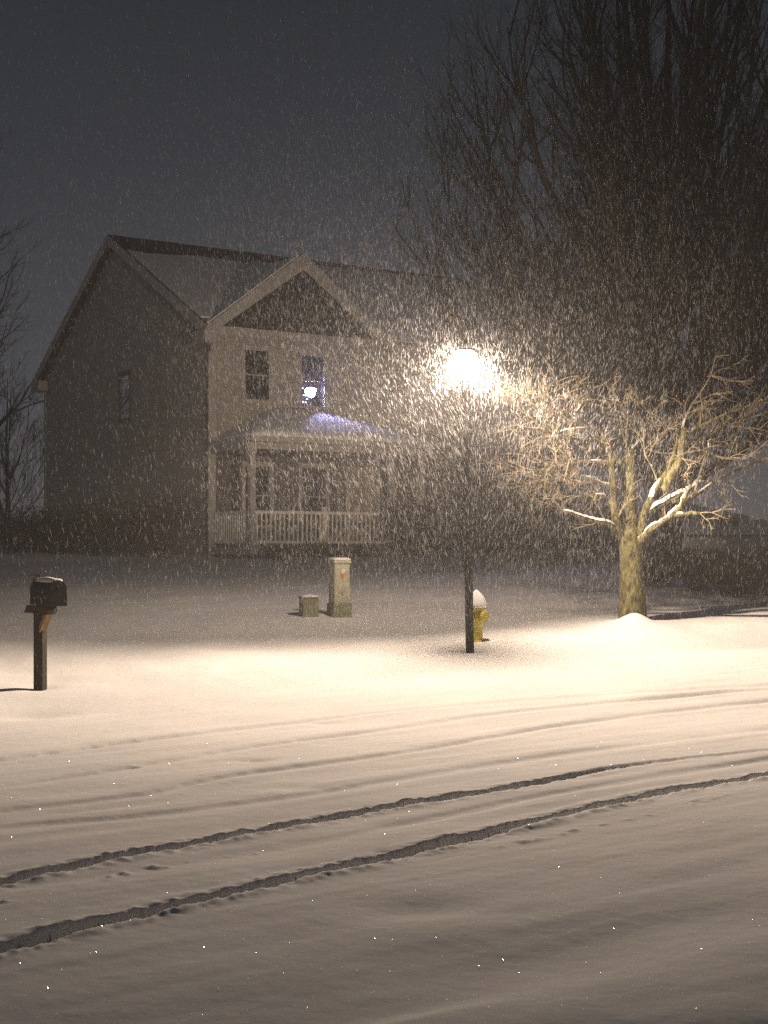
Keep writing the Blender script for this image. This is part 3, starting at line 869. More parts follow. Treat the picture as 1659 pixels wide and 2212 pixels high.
    for j in range(n2 + 1):
        for i in range(n1 + 1):
            x = ex0 + .03 + (ex1 - ex0 - .06) * i / n1; y = ey + .03 + (-.05 - ey) * j / n2
            e = min(1, 5 * min(i / n1, 1 - i / n1, j / n2 + .05))
            h = .02 + .10 * e ** .6 + .02 * float(fbm(np.array(x * .9), np.array(y * .9), 2))
            hz = lambda xx, yy: min((yy - ey) * slp, (xx - ex0) * (rz2 - ez2) / 2.0, (ex1 - xx) * (rz2 - ez2) / 2.0)
            ps.v.append((x, y, ez2 + .10 + hz(x, y) + h))
    for j in range(n2):
        for i in range(n1):
            k = j * (n1 + 1) + i; ps.f.append((k, k + 1, k + n1 + 2, k + n1 + 1))
    nb = len(ps.v)
    edge = [i for i in range(n1 + 1)] + [j * (n1 + 1) + n1 for j in range(1, n2 + 1)] + [n2 * (n1 + 1) + i for i in range(n1 - 1, -1, -1)] + [j * (n1 + 1) for j in range(n2 - 1, 0, -1)]
    for e in edge:
        x, y, z = ps.v[e]; ps.v.append((x, y, ez2 + .103 + hz(x, y)))
    for i in range(len(edge)):
        j = (i + 1) % len(edge); ps.f.append((edge[i], nb + i, nb + j, edge[j]))
    ps.build('snow_cover', M['cap'], prf, True)
    # railings: top rail, bottom rail, newel, every baluster its own mesh
    def railing(p, q, n):
        p = Vector(p); q = Vector(q); d = (q - p); Ln = d.length; u = d.normalized(); a = math.atan2(u.y, u.x)
        Mx = Matrix.Translation(p) @ Matrix.Rotation(a, 4, 'Z')
        rl = MB(); rl.box((0, -.045, .86), (Ln, .045, .92), Mx); rl.box((0, -.03, .10), (Ln, .03, .17), Mx)
        r = rl.build('railing', M['rail'], root)
        sn_ = MB(); sn_.box((.01, -.035, .921), (Ln - .01, .035, .94), Mx); sn_.build('rail_snow', M['cap'], r, bevel=.008)
        first = None
        for i in range(n):
            x = Ln * (i + .5) / n
            if first is None:
                bb = MB(); bb.box((-.021, -.019, .1705), (.021, .019, .8595)); first = bb.build('baluster', M['rail'], r); o = first
            else:
                o = first.copy(); COL.objects.link(o); o.parent = r
            o.matrix_local = Mx @ Matrix.Translation((x, 0, 0))
        return r
    railing((.18, -PD + .105, FZ), (2.155, -PD + .105, FZ), 15)
    railing((2.265, -PD + .105, FZ), (4.20, -PD + .105, FZ), 15)
    railing((.10, -PD + .215, FZ), (.10, -.03, FZ), 16)
    nw = MB(); nw.box((2.156, -PD + .05, FZ + .001), (2.264, -PD + .16, FZ + 1.02)); nw.box((2.14, -PD + .034, FZ + 1.021), (2.28, -PD + .176, FZ + 1.06)); nw.build('newel_post', M['rail'], root)
    st = MB()
    for i in range(2): st.box((4.40, -PD - .32 * (i + 1), b + 1.0), (5.2, -PD - .32 * i - .031, FZ - .17 * (i + 1)))
    st.build('porch_steps', M['deck'], root)
    return root


HOUSE = make_house()


def hpt(x, y, z): return HM @ Vector((x, y, z))


# the light left burning in the second upstairs window
def make_window_lamp():
    root = empty('window_lamp', hpt(3.12, .12, 5.665), HRZ, 'small glaring bluish white lamp burning inside the upstairs window', 'lamp')
    b = MB(); b.lathe([(.07, .0), (.07, .012), (.015, .025), (.013, .16), (.02, .17)], 14); b.build('lamp_base', M['pole'], root, True)
    g = MB(); g.lathe([(.03, .171), (.085, .20), (.11, .26), (.10, .33), (.06, .37), (.02, .38)], 16); base_v = list(g.v); base_f = list(g.f); g.v = []; g.f = []
    for dx, dz, sc_ in ((0, .10, 1.0), (-.10, .135, .72), (.085, .155, .68), (.03, .02, .55)):
        g.add([(x * sc_ + dx, y * .7 * sc_, .275 + (z - .275) * sc_ + dz) for x, y, z in base_v], base_f)
    g.build('bulb', emit_mat('cold_bulb', (.50, .47, 1.0), 720.0), root, True)
    sh = MB(); n1, n2 = 18, 8
    for i in range(n2 + 1):
        th = math.radians(84 * i / n2 + 4)
        for j in range(n1):
            a = 2 * math.pi * j / n1; sh.v.append((.150 * math.sin(th) * math.cos(a), .150 * math.cos(th) - .01, .375 + .150 * math.sin(th) * math.sin(a)))
    for i in range(n2):
        for j in range(n1):
            k0 = i * n1 + j; k1 = i * n1 + (j + 1) % n1; sh.f.append((k0, k1, k1 + n1, k0 + n1))
    sh.f.append(tuple(range(n1))); sh.build('bulb_baffle', M['pole'], root, True)  # added half shell behind the bulb, blocks its light towards the room
    g = MB(); g.tube([(0, 0, .165), (0, 0, .272)], [.013, .013], 8); g.build('neck', M['pole'], root)
    r2 = empty('string_lights', hpt(2.92, .10, 5.72), HRZ, 'loose tangle of tiny blue white string lights in the lit upstairs window', 'string lights')
    w = MB(); pts = [Vector((.26 * math.sin(i * 1.3) * .5 - .05, .02 * math.cos(i), .03 + .36 * (i / 22) + .03 * math.sin(i * 2.1))) for i in range(23)]
    w.tube(pts, [.004] * 23, 5); w.build('wire', M['pole'], r2)
    first = None
    for i in range(0, 23, 2):
        if first is None:
            m = MB(); m.lathe([(.004, -.012), (.022, -.002), (.018, .014), (.003, .024)], 8); first = m.build('bulb', emit_mat('tiny_bulb', (.55, .62, 1.0), 14.0), r2); o = first
        else:
            o = first.copy(); COL.objects.link(o); o.parent = r2
        o.location = pts[i] + Vector((0, -.012, 0))


make_window_lamp()


# ------------------------------------------------------------------ trees
def rv(s=1.0):
    return Vector((random.uniform(-s, s), random.uniform(-s, s), random.uniform(-s, s)))


def curved(p, d, L, n, wob, up=0.0):
    """a wandering twig path"""
    pts = [p.copy()]; d = d.normalized()
    for i in range(n):
        d = (d + rv(wob) + Vector((0, 0, up))).normalized()
        p = p + d * (L / n); pts.append(p.copy())
    return pts


def at(path, t):
    f = t * (len(path) - 1); i = min(int(f), len(path) - 2); return path[i].lerp(path[i + 1], f - i), (path[i + 1] - path[i]).normalized()


def make_small_tree():
    root = empty('small_bare_tree', TREEB, 0, 'small bare tree with mossy trunk and snow on its limbs, lit by the street lamp', 'tree')
    Y = TREEB.y; k = Y / 3000.0
    def W(px, py, dy=0.0): return P(px, py, Y) + Vector((0, dy, 0)) - TREEB
    trunk = MB()
    trunk.tube([W(1367, 1375), W(1367, 1340), W(1366, 1290), W(1364, 1220), W(1362, 1165), W(1359, 1120), W(1358, 1050), W(1357, 990), W(1357, 973)],
               [.28, .24, .208, .192, .184, .138, .122, .112, .106], 16)
    for i in range(16, len(trunk.v)):
        x, y, z = trunk.v[i]; f = 1 + .07 * math.sin(5 * math.atan2(y, x) + 2 * z) ; trunk.v[i] = (x, y * f, z)
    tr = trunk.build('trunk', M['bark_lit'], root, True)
    limbs = [
        # path (px,py,dy), r0, r1, snow cover, twig density
        ([(1345, 1165, 0), (1330, 1130, -.15), (1321, 1085, -.2), (1319, 1030, -.25), (1312, 985, -.3)], .085, .05, 0, 3),
        ([(1340, 1160, 0), (1328, 1143, -.1), (1307, 1133, -.25), (1273, 1127, -.4), (1229, 1115, -.6), (1202, 1104, -.7)], .055, .018, .8, 3),
        ([(1322, 1082, -.2), (1294, 1073, -.3), (1250, 1074, -.5), (1199, 1074, -.6)], .038, .012, .2, 4),
        ([(1350, 1060, 0), (1304, 1044, .2), (1280, 1032, .3), (1250, 1027, .4)], .026, .012, .9, 2),
        ([(1352, 1010, 0), (1330, 985, .1), (1287, 934, .3), (1255, 910, .3), (1246, 897, .3), (1262, 870, .35), (1272, 848, .3), (1259, 805, .4)], .05, .010, .15, 9),
        ([(1312, 985, -.3), (1287, 934, -.4), (1240, 935, -.6), (1175, 944, -.9), (1138, 917, -1.0), (1110, 903, -1.1)], .036, .010, .25, 12),
        ([(1262, 909, .3), (1229, 908, .2), (1190, 890, 0), (1150, 875, -.1)], .020, .008, .3, 8),
        ([(1312, 1000, -.25), (1260, 1000, -.5), (1200, 1010, -.8), (1140, 1025, -1.0)], .03, .009, .1, 12),
        ([(1319, 1050, -.2), (1270, 1045, -.1), (1220, 1035, .2), (1170, 1035, .4)], .025, .009, .1, 9),
        ([(1357, 985, 0), (1353, 957, 0), (1355, 900, 0), (1354, 850, 0)], .018, .007, 0, 4),
        ([(1362, 975, 0), (1385, 950, .2), (1420, 915, .3), (1400, 880, .2)], .02, .007, .05, 6),
        ([(1375, 1170, 0), (1380, 1147, -.1), (1388, 1112, -.15), (1403, 1075, -.2), (1419, 1045, -.2), (1439, 1012, -.25), (1450, 974, -.3), (1463, 947, -.3), (1504, 923, -.4), (1555, 900, -.5), (1640, 870, -.5)], .085, .012, .08, 12),
        ([(1425, 1062, -.35), (1440, 1030, -.38), (1456, 1000, -.4), (1463, 965, -.4), (1468, 930, -.4)], .085, .06, 0, 3),
        ([(1456, 1000, -.4), (1480, 978, -.3), (1517, 947, -.1), (1560, 930, 0), (1610, 905, .1)], .035, .010, .05, 9),
        ([(1372, 1130, .05), (1390, 1112, .1), (1409, 1103, .15), (1456, 1079, .25), (1504, 1054, .35), (1520, 1040, .4), (1531, 1027, .42)], .062, .026, 1.0, 2),
        ([(1376, 1180, 0), (1385, 1160, -.2), (1409, 1136, -.35), (1446, 1108, -.5), (1460, 1085, -.55), (1467, 1064, -.6)], .07, .03, .45, 3),
        ([(1440, 1116, -.5), (1467, 1111, -.6), (1490, 1110, -.7)], .038, .026, .15, 0),
        ([(1456, 1083, .25), (1504, 1076, .3), (1555, 1039, .4), (1599, 1018, .5), (1640, 998, .5), (1700, 985, .5)], .04, .014, .12, 7),
        ([(1517, 965, -.1), (1545, 985, -.1), (1572, 991, -.1), (1606, 991, -.05), (1640, 971, 0), (1670, 940, 0)], .026, .009, .2, 6),
        ([(1504, 1076, .3), (1531, 978, .2), (1541, 951, .2), (1572, 951, .2), (1606, 927, .2), (1626, 893, .2), (1650, 860, .2)], .022, .007, .1, 8),
        ([(1463, 947, -.3), (1475, 900, -.2), (1500, 860, -.2), (1530, 815, -.2)], .022, .006, .05, 8),
        ([(1419, 1045, -.2), (1400, 1010, -.3), (1385, 975, -.3), (1420, 940, -.3)], .016, .006, .1, 6),
    ]
    tw = MB(); sn = MB(); be = MB(); bl = MB()
    ZT = P(0, 815, Y).z - TREEB.z
    def twig(p, d, L, r, lvl):
        if p.z + d.normalized().z * L > ZT + .25 * math.sin(3 * p.x) + random.uniform(-.25, .5): d = Vector((d.x, d.y, -abs(d.z) * .3))
        pts = curved(p, d, L, 5, .30, .02)
        tw.tube(pts, [r * (1 - .7 * i / 5) for i in range(6)], 4, False)
        if random.random() < .10:
            q = pts[-1]; be.add([q + Vector(v) * .012 for v in ((1, 0, 0), (-1, 0, 0), (0, 1, 0), (0, -1, 0), (0, 0, 1), (0, 0, -1))], [(0, 2, 4), (2, 1, 4), (1, 3, 4), (3, 0, 4), (2, 0, 5), (1, 2, 5), (3, 1, 5), (0, 3, 5)])
        if lvl > 0:
            for _ in range(random.randint(2, 3)):
                q, t = at(pts, random.uniform(.25, .95))
                nd = (t + rv(.85) + Vector((0, 0, .15))).normalized()
                twig(q, nd, L * random.uniform(.38, .68), r * .70, lvl - 1)
    def cap(path, radii, amount):
        """snow lying along the top of a limb"""
        m = len(path); run = []
        N = max(6, int(sum((path[i + 1] - path[i]).length for i in range(m - 1)) / .03))
        a0, a1 = (0.12, .97) if amount > .3 else (lambda q: (q, q + random.uniform(.10, .24)))(random.uniform(.08, .6))
        for i in range(N + 1):
            t = a0 + (a1 - a0) * i / N
            p, d = at(path, t); r = radii[0] + (radii[1] - radii[0]) * t
            s = Vector((d.y, -d.x, 0));
            if s.length < .05: s = Vector((1, 0, 0))
            s.normalize()
            e = math.sin(math.pi * i / N) ** .35
            gap = 1.0 if amount > .7 or amount < .3 else (1.0 if math.sin(t * 23 + radii[0] * 90) > -.1 else .0)
            h = (.012 + .035 * min(1, amount)) * e * gap * (.8 + .35 * random.random())
            u = Vector((0, 0, 1)); u = (u - d * u.dot(d)).normalized() if abs(d.z) < .97 else Vector((0, -1, 0))
            row = []
            for a in range(7):
                an = math.radians(-65 + 130 * a / 6)
                row.append(p + s * math.sin(an) * (r * .95 + h * .3) + u * (math.cos(an) * (r * .9 + h) ))
            run.append(row)
        sn = MB(); b = 0
        for row in run: sn.v.extend([tuple(v) for v in row])
        for i in range(N):
            for a in range(6):
                q = b + i * 7 + a; sn.f.append((q, q + 1, q + 8, q + 7))
        sn.build('snow_cap', M['cap'], root, True)
    for path, r0, r1, snow, dens in limbs:
        pw = [W(*q) for q in path]
        # resample for smooth bends
        fine = []
        for i in range(len(pw) - 1):
            q0 = pw[max(i - 1, 0)]; q1 = pw[i]; q2 = pw[i + 1]; q3 = pw[min(i + 2, len(pw) - 1)]
            for j in range(3):
                t = j / 3
                fine.append(.5 * ((2 * q1) + (q2 - q0) * t + (2 * q0 - 5 * q1 + 4 * q2 - q3) * t * t + (3 * q1 - q0 - 3 * q2 + q3) * t ** 3))
        fine.append(pw[-1]); n = len(fine)
        wv = [f + rv(.012) for f in fine]
        bl_ = MB() if r0 > .03 else tw
        bl_.tube(wv, [r0 + (r1 - r0) * (i / (n - 1)) ** .8 for i in range(n)], 10 if r0 > .03 else 6)
        if r0 > .03: bl_.build('limb', M['bark_lit'], root, True)
        if snow >= .05: cap(wv, (r0, r1), snow)
        if r1 < .03:
            for _ in range(3): twig(fine[-1], (fine[-1] - fine[-3]).normalized() + rv(.5), .5, .008, 2)
        for _ in range(int(dens * (1.9 if fine[-1].x < 0 else 1.1))):
            q, t = at(fine, random.uniform(.25, .98))
            side = 1 if q.x > W(1362, 1100).x else -1
            nd = (t * .5 + rv(.8) + Vector((.40 * side, 0, .20))).normalized()
            twig(q, nd, random.uniform(.35, .80), random.uniform(.008, .0125), 2)
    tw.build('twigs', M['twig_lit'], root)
    tag(be.build('berries', M['berry'], root), kind='stuff')


make_small_tree()


def make_bare_tree(name, base, H, R, nl, seed, label, group=None, upright=True, sub=13, twg=8, dens=1.0, rt=.24, tw_r=.0075):
    random.seed(seed)
    root = empty(name, base, 0, label, 'tree', group)
    tk = MB(); hb = H * .12
    tk.tube([Vector((0, 0, -.3)), Vector((0, 0, .2)), Vector((.03, 0, hb)), Vector((.05, .02, hb * 1.8)), Vector((0, 0, H * .45)), Vector((.05, 0, H * .8))], [rt * 1.3, rt * 1.05, rt * .9, rt * .75, rt * .42, rt * .1], 12)
    tk.build('trunk', M['bark'], root, True)
    br = MB(); tw = MB()
    def twig(p, d, L, r, lvl):
        pts = curved(p, d, L, 4, .16, .10 if upright else .03)
        tw.tube(pts, [r * (1 - .65 * i / 4) for i in range(5)], 3, False)
        if lvl > 0:
            for _ in range(random.randint(3, 5)):
                q, t = at(pts, random.uniform(.2, .95))
                twig(q, (t + rv(.75)).normalized(), L * random.uniform(.35, .65), r * .62, lvl - 1)
    for i in range(nl):
        az = 2 * math.pi * (i * .381966) + random.uniform(-.3, .3)
        t = ((i + .5) / nl) ** (1.45 if upright else 1.0)
        z0 = H * (.10 + .34 * t * random.uniform(.8, 1.1))
        out = R * (1.0 - .78 * t) * random.uniform(.85, 1.1)
        top = H * (.44 + .54 * t) * random.uniform(.93, 1.05)
        e = Vector((math.cos(az), math.sin(az), 0))
        path = []
        for j in range(9):
            s = j / 8
            rr = out * (1 - (1 - s) ** (1.55 if upright else 1.2)); zz = z0 + (top - z0) * s ** (1.12 if upright else .8)
            path.append(e * rr + Vector((0, 0, zz)) + rv(.10 * s + .02))
        r0 = rt * random.uniform(.26, .46)
        br.tube(path, [r0 * (1 - .88 * (j / 8) ** .8) for j in range(9)], 6)
        for _ in range(int(sub * dens * (1.6 if t < .35 and upright else 1.0))):
            s = random.uniform(.06, .98); q, d = at(path, s)
            side = (rv(1) * .75 + e * .25).normalized()
            nd = (d + side * .75).normalized()
            L = H * random.uniform(.10, .19) * (1.15 - .5 * s)
            p2 = curved(q, nd, L, 6, .13, .16 if upright else .04)
            rr = r0 * .40 * (1.1 - .6 * s)
            br.tube(p2, [rr * (1 - .75 * j / 6) for j in range(7)], 4, False)
            for _ in range(int(twg * dens)):
                q2, d2 = at(p2, random.uniform(.1, .98))
                twig(q2, (d2 + rv(.7)).normalized(), H * random.uniform(.035, .075), tw_r, 1)
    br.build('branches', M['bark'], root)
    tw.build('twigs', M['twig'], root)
    return root


def gpt(px, Y):
    x = (px - CX) / F * Y; return Vector((x, Y, float(gz0(np.array([x]), np.array([Y]))[0]) - .03))


make_bare_tree('tall_bare_tree', gpt(1440, 31.5), 17.2, 5.4, 62, 5, 'huge dark bare tree with dense upswept branches towering behind the small lit tree', sub=13, twg=6, rt=.34, tw_r=.0085)
make_bare_tree('far_bare_tree', gpt(-120, 50), 15.5, 4.2, 16, 21, 'dark bare tree at the left edge whose upper branches reach into view', 'bare trees beside the house', False, 8, 5, tw_r=.010)
make_bare_tree('far_bare_tree', gpt(14, 58), 9.0, 2.0, 12, 33, 'thin bare tree standing between the house gable wall and the left picture edge', 'bare trees beside the house', True, 7, 5, rt=.13, tw_r=.012)


# ------------------------------------------------------------------ shrubs
def leaf_clump(mb, c, r, n, size, seed):
    g = np.random.default_rng(seed)
    u = g.normal(size=(n, 3)); u /= np.linalg.norm(u, axis=1)[:, None]
    rad = g.random(n) ** .45
    lum = np.array([vnoise(a[0] * 2.3 + seed, a[1] * 2.3 + a[2] * 1.7) for a in u])
    p = np.array(c) + u * rad[:, None] * np.array(r) * (1 + .28 * lum)[:, None]
    p = p[p[:, 2] > -.05]
    for q in p:
        a = Vector(g.normal(size=3)).normalized(); b = a.cross(Vector(g.normal(size=3))).normalized()
        s = size * g.uniform(.6, 1.3)
        q = Vector(q)
        mb.add([q - b * s * .4, q + a * s * .1 - b * s * .05, q + b * s * .4 , q + a * s], [(0, 1, 2, 3)])


def make_shrub(px, Y, w, dpt, h, label, seed, name='shrub', m='leaf', group='dark shrubs round the house', n=1500, snow=.0, loc=None):
    base = loc if loc is not None else gpt(px, Y)
    root = empty(name, base, random.uniform(0, 3), label, 'shrub', group)
    g = random.Random(seed)
    st = MB()
    for i in range(9):
        a = g.uniform(0, 6.28); e = Vector((math.cos(a) * w * .36 * g.random() ** .5, math.sin(a) * dpt * .36, h * g.uniform(.6, .95)))
        st.tube([Vector((e.x * .15, e.y * .15, -.05)), e * .5 + Vector((0, 0, .05)), e], [.02, .014, .006], 5, False)
    st.build('stems', M['bark'], root)
    lf = MB()
    nl = 5
    for i in range(nl):
        a = 2 * math.pi * i / nl + g.uniform(-.4, .4); q = g.uniform(.15, .38)
        c = (math.cos(a) * w * q, math.sin(a) * dpt * q, h * g.uniform(.36, .62))
        leaf_clump(lf, c, (w * .34, dpt * .34, h * g.uniform(.34, .46)), n // nl, .075, seed * 10 + i)
    lf.build('foliage', M[m], root)
    return root


S = make_shrub
# along the gable wall
def wl(t, off=-1.2): return hpt(off, t, 0)
def onto(v): return Vector((v.x, v.y, float(gz0(np.array([v.x]), np.array([v.y]))[0]) - .03))


S(0, 0, 1.9, 1.7, 1.9, 'brownish shrub at the near corner of the house below the eave return', 1, m='leaf_b', loc=onto(wl(1.0, -1.0)))
S(0, 0, 2.2, 1.9, 1.6, 'second shrub along the dark gable wall, brown and spreading', 2, m='leaf_b', loc=onto(wl(3.0, -1.3)))
S(0, 0, 2.2, 1.8, 1.9, 'middle shrub of the row along the dark gable wall, taller and green', 3, loc=onto(wl(5.3)))
S(0, 0, 2.4, 1.8, 1.5, 'low green shrub along the gable wall under the small side window', 4, loc=onto(wl(7.7)))
S(0, 0, 2.4, 1.8, 1.7, 'green shrub toward the rear of the gable wall', 5, loc=onto(wl(10.1)))
S(0, 0, 2.4, 1.8, 2.0, 'shrub at the far left corner of the house', 6, loc=onto(wl(12.6)))
# in front of the porch
for i, x in enumerate((.5, 1.75, 3.0)):
    S(0, 0, 1.5, .8, .40, ('low shrub under the left end of the porch railing', 'low shrub under the middle of the porch railing', 'low shrub under the right half of the porch railing')[i], 10 + i, m='leaf', group='low shrubs in front of the porch', n=1100, loc=onto(hpt(x, -2.95, 0)))
# right of the porch, towards the big tree
RB = [(880, 36.5, 1.9, 1.9, 'rounded brown shrub just right of the porch railing', 'leaf_b'), (955, 36.5, 2.0, 1.6, 'dark shrub left of the lamp post beyond the lawn', 'leaf'), (1045, 36, 2.2, 1.7, 'dark shrub right of the lamp post beyond the lawn', 'leaf'),
      (1130, 36, 2.2, 1.9, 'dark shrub behind the lawn midway between lamp post and small tree', 'leaf'), (1215, 35.5, 2.3, 1.9, 'broad dark shrub behind the lawn nearer to the small tree', 'leaf'), (1300, 35, 2.4, 2.1, 'dark shrub close to the left side of the small lit trunk', 'leaf')]
for i, (px, Y, w, h, lb, m) in enumerate(RB): S(px, Y, w, 1.7, h, lb, 20 + i, m=m, group='hedge of shrubs beyond the lawn', n=2200)
RH = [(1425, 31.5, 1.7, 1.35, 'hedge bush close to the right side of the small lit trunk'), (1500, 30.2, 1.8, 1.30, 'hedge bush in front of the snowy shed window'), (1580, 29.0, 1.9, 1.25, 'hedge bush in front of the snowy shed roof end'), (1660, 28.2, 1.9, 1.30, 'hedge bush cut by the right picture edge')]
for i, (px, Y, w, h, lb) in enumerate(RH): S(0, 0, w, 1.2, h * .70, lb, 40 + i, m='leaf', group='hedge at the right of the lawn', n=2600, loc=hit(px, (1268, 1275, 1282, 1288)[i]))
# left edge
LB = [(-38, 43, 2.4, 1.75, 'bushy shrub cut by the left picture edge, well behind the mailbox'), (30, 45, 2.2, 1.35, 'wide shrub above the mailbox, left of the house'), (84, 46.5, 2.0, 1.45, 'shrub hard against the far left corner of the house, beside the wide one')]
for i, (px, Y, w, h, lb) in enumerate(LB): S(px, Y, w, 1.8, h, lb, 60 + i, group='shrubs left of the house', n=3800)


# ------------------------------------------------------------------ low shed behind the hedge on the right
def make_shed():
    Y = 43.0
    base = gpt(1486, Y)
    root = empty('shed', base, math.radians(6), 'low snow covered shed with two dark dormer panes, behind the hedge at right', 'shed')
    k = Y / 3000; top = (CAMZ + (HY - 1084) * k) - base.z
    ev = .36; hw, hd = 3.15, 2.6
    w = MB(); w.box((-hw + .25, -hd + .25, -.5), (hw - .25, hd - .25, ev)); w.build('wall', M['white_siding'], root)
    def pyr(mb, g, z0, z1):
        vs = [(-hw - g, -hd - g, z0), (hw + g, -hd - g, z0), (hw + g, hd + g, z0), (-hw - g, hd + g, z0), (0, 0, z1)]
        mb.add(vs, [(0, 3, 2, 1), (0, 1, 4), (1, 2, 4), (2, 3, 4), (3, 0, 4)]); return mb
    r = pyr(MB(), 0, ev + .001, top - .14).build('roof', M['roof'], root)
    n = 14; sn = MB()
    for j in range(n + 1):
        for i in range(n + 1):
            u = -1 + 2 * i / n; v = -1 + 2 * j / n; q = max(abs(u), abs(v))
            h = ev + (top - .14 - ev) * (1 - q) + .02 + .12 * min(1, (1.02 - q) * 4) ** .5 + .05 * float(fbm(np.array(u * 2.1 + 5), np.array(v * 2.1), 2)) * (1 - q)
            sn.v.append((u * (hw + .02), v * (hd + .02), h))
    for j in range(n):
        for i in range(n):
            q = j * (n + 1) + i; sn.f.append((q, q + 1, q + n + 2, q + n + 1))
    sn.build('snow_cover', M['cap'], r, True)
    # two small panes of a dormer breaking through the snow
    sl = (top - .14 - ev) / hd
    d = MB(); d.box((.13, -hd + .55, ev + .06), (.92, -hd + 1.7, ev + .62)); dm = d.build('dormer', M['white_siding'], root)
    dt = MB(); dt.box((.05, -hd + .45, ev + .621), (1.0, -hd + 1.8, ev + .68)); dt.build('dormer_roof', M['cap'], dm, bevel=.02)
    for a in (.20, .56):
        p = MB(); p.box((a, -hd + .53, ev + .16), (a + .29, -hd + .549, ev + .56)); p.build('window_pane', M['mailbox'], dm)


make_shed()


# ------------------------------------------------------------------ falling snow
def make_snow():
    g = np.random.default_rng(5)
    def cloud(n, y0, y1, pad=1.12):
        y = (g.random(n) * (y1 ** 3 - y0 ** 3) + y0 ** 3) ** (1 / 3)
        px = (g.random(n) - .5) * 1659 * pad + 829.5; py = g.random(n) * 2330 - 60
        return np.stack([(px - CX) / F * y, y, CAMZ - (py - HY) / F * y], 1)
    a = cloud(N_FLAKE_FAR, 13, 36)
    bx = np.stack([g.uniform(-7, 9, N_FLAKE_NEAR), g.uniform(13, 29, N_FLAKE_NEAR), g.uniform(0, 9, N_FLAKE_NEAR)], 1)[:48000]
    nn = int(N_FLAKE_NEAR * .50)
    dr = g.normal(size=(nn, 3)); dr /= np.linalg.norm(dr, axis=1)[:, None]
    core = np.array(BULB) + dr * (.32 + 4.0 * g.random(nn) ** .42)[:, None]  # flakes crowded towards the lamp to widen its glow
    dr = g.normal(size=(900, 3)); dr /= np.linalg.norm(dr, axis=1)[:, None]
    halo = np.array(BULB) + dr * (.27 + .40 * g.random(900))[:, None]  # extra flakes packed round the globe to build up its bloom
    p = np.concatenate([a, bx, core, halo])
    d, al = curb(p[:, 0], p[:, 1])
    zz = gz0(p[:, 0], p[:, 1], (d, al))
    p = p[p[:, 2] > zz + .08]
    p = p[np.linalg.norm(p - np.array(BULB), axis=1) > .27]
    # keep out of the house
    rel = p - np.array([A0.x, A0.y, 0]); hx = rel @ np.array(UX); hy = rel @ np.array(VX)
    p = p[~((hx > -.4) & (hx < 13) & (hy > -.5) & (p[:, 2] < 11.4)) & ~((hx > -.3) & (hx < 5.7) & (hy > -2.7) & (p[:, 2] < 5.6))]
    n = len(p)
    # fall direction wanders with the gusts
    ax = .06 + .38 * vnoise(p[:, 0] * .33 + 4, p[:, 2] * .33 + p[:, 1] * .21) + .22 * g.normal(size=n)
    ax += .16 * np.sign(BULB.x - p[:, 0]) * (p[:, 2] < BULB.z)
    ay = .25 * g.normal(size=n)
    v = np.stack([-ax, ay, np.ones(n)], 1); v /= np.linalg.norm(v, axis=1)[:, None]
    L = (.03 + .12 * g.random(n) ** 1.8) * np.where(p[:, 1] < 16, .75, 1.0); w = .0028 + .0045 * g.random(n) ** 2.2 * np.where(p[:, 1] < 16, .8, 1.0)
    s = np.cross(v, np.array([0, 1.0, 0.0])); s /= np.linalg.norm(s, axis=1)[:, None]; t = np.cross(v, s)
    ph = g.random(n) * 6.28
    vs = np.empty((n, 5, 3), np.float32)
    vs[:, 0] = p + v * (L / 2)[:, None]; vs[:, 1] = p - v * (L / 2)[:, None]
    for i in range(3):
        an = ph + i * 2.0944
        vs[:, 2 + i] = p + (s * np.cos(an)[:, None] + t * np.sin(an)[:, None]) * (w)[:, None] + v * (g.uniform(-.2, .2, n) * L)[:, None]
    base = (np.arange(n) * 5)[:, None, None]
    f = (np.array([[0, 2, 3], [0, 3, 4], [0, 4, 2], [1, 3, 2], [1, 4, 3], [1, 2, 4]])[None] + base).reshape(-1, 3)
    me = np_mesh('falling_snow', vs.reshape(-1, 3), f)
    m, nt, bs = new_mat('snowflake'); nt.nodes.remove(bs); out = nt.nodes['Material Output']
    di = nt.nodes.new('ShaderNodeBsdfDiffuse'); di.inputs['Color'].default_value = (.85, .85, .87, 1)
    tl = nt.nodes.new('ShaderNodeBsdfTranslucent'); tl.inputs['Color'].default_value = (.85, .85, .87, 1)
    mx = nt.nodes.new('ShaderNodeMixShader'); mx.inputs['Fac'].default_value = .5
    nt.links.new(di.outputs[0], mx.inputs[1]); nt.links.new(tl.outputs[0], mx.inputs[2])
    tp = nt.nodes.new('ShaderNodeBsdfTransparent'); m2 = nt.nodes.new('ShaderNodeMixShader'); m2.inputs['Fac'].default_value = .935
    nt.links.new(mx.outputs[0], m2.inputs[1]); nt.links.new(tp.outputs[0], m2.inputs[2]); nt.links.new(m2.outputs[0], out.inputs['Surface'])
    me.materials.append(m)
    o = link(bpy.data.objects.new('falling_snow', me)); tag(o, kind='stuff')
    print('FLAKES', n)


N_FLAKE_FAR = 44000
N_FLAKE_NEAR = 90000
make_snow()


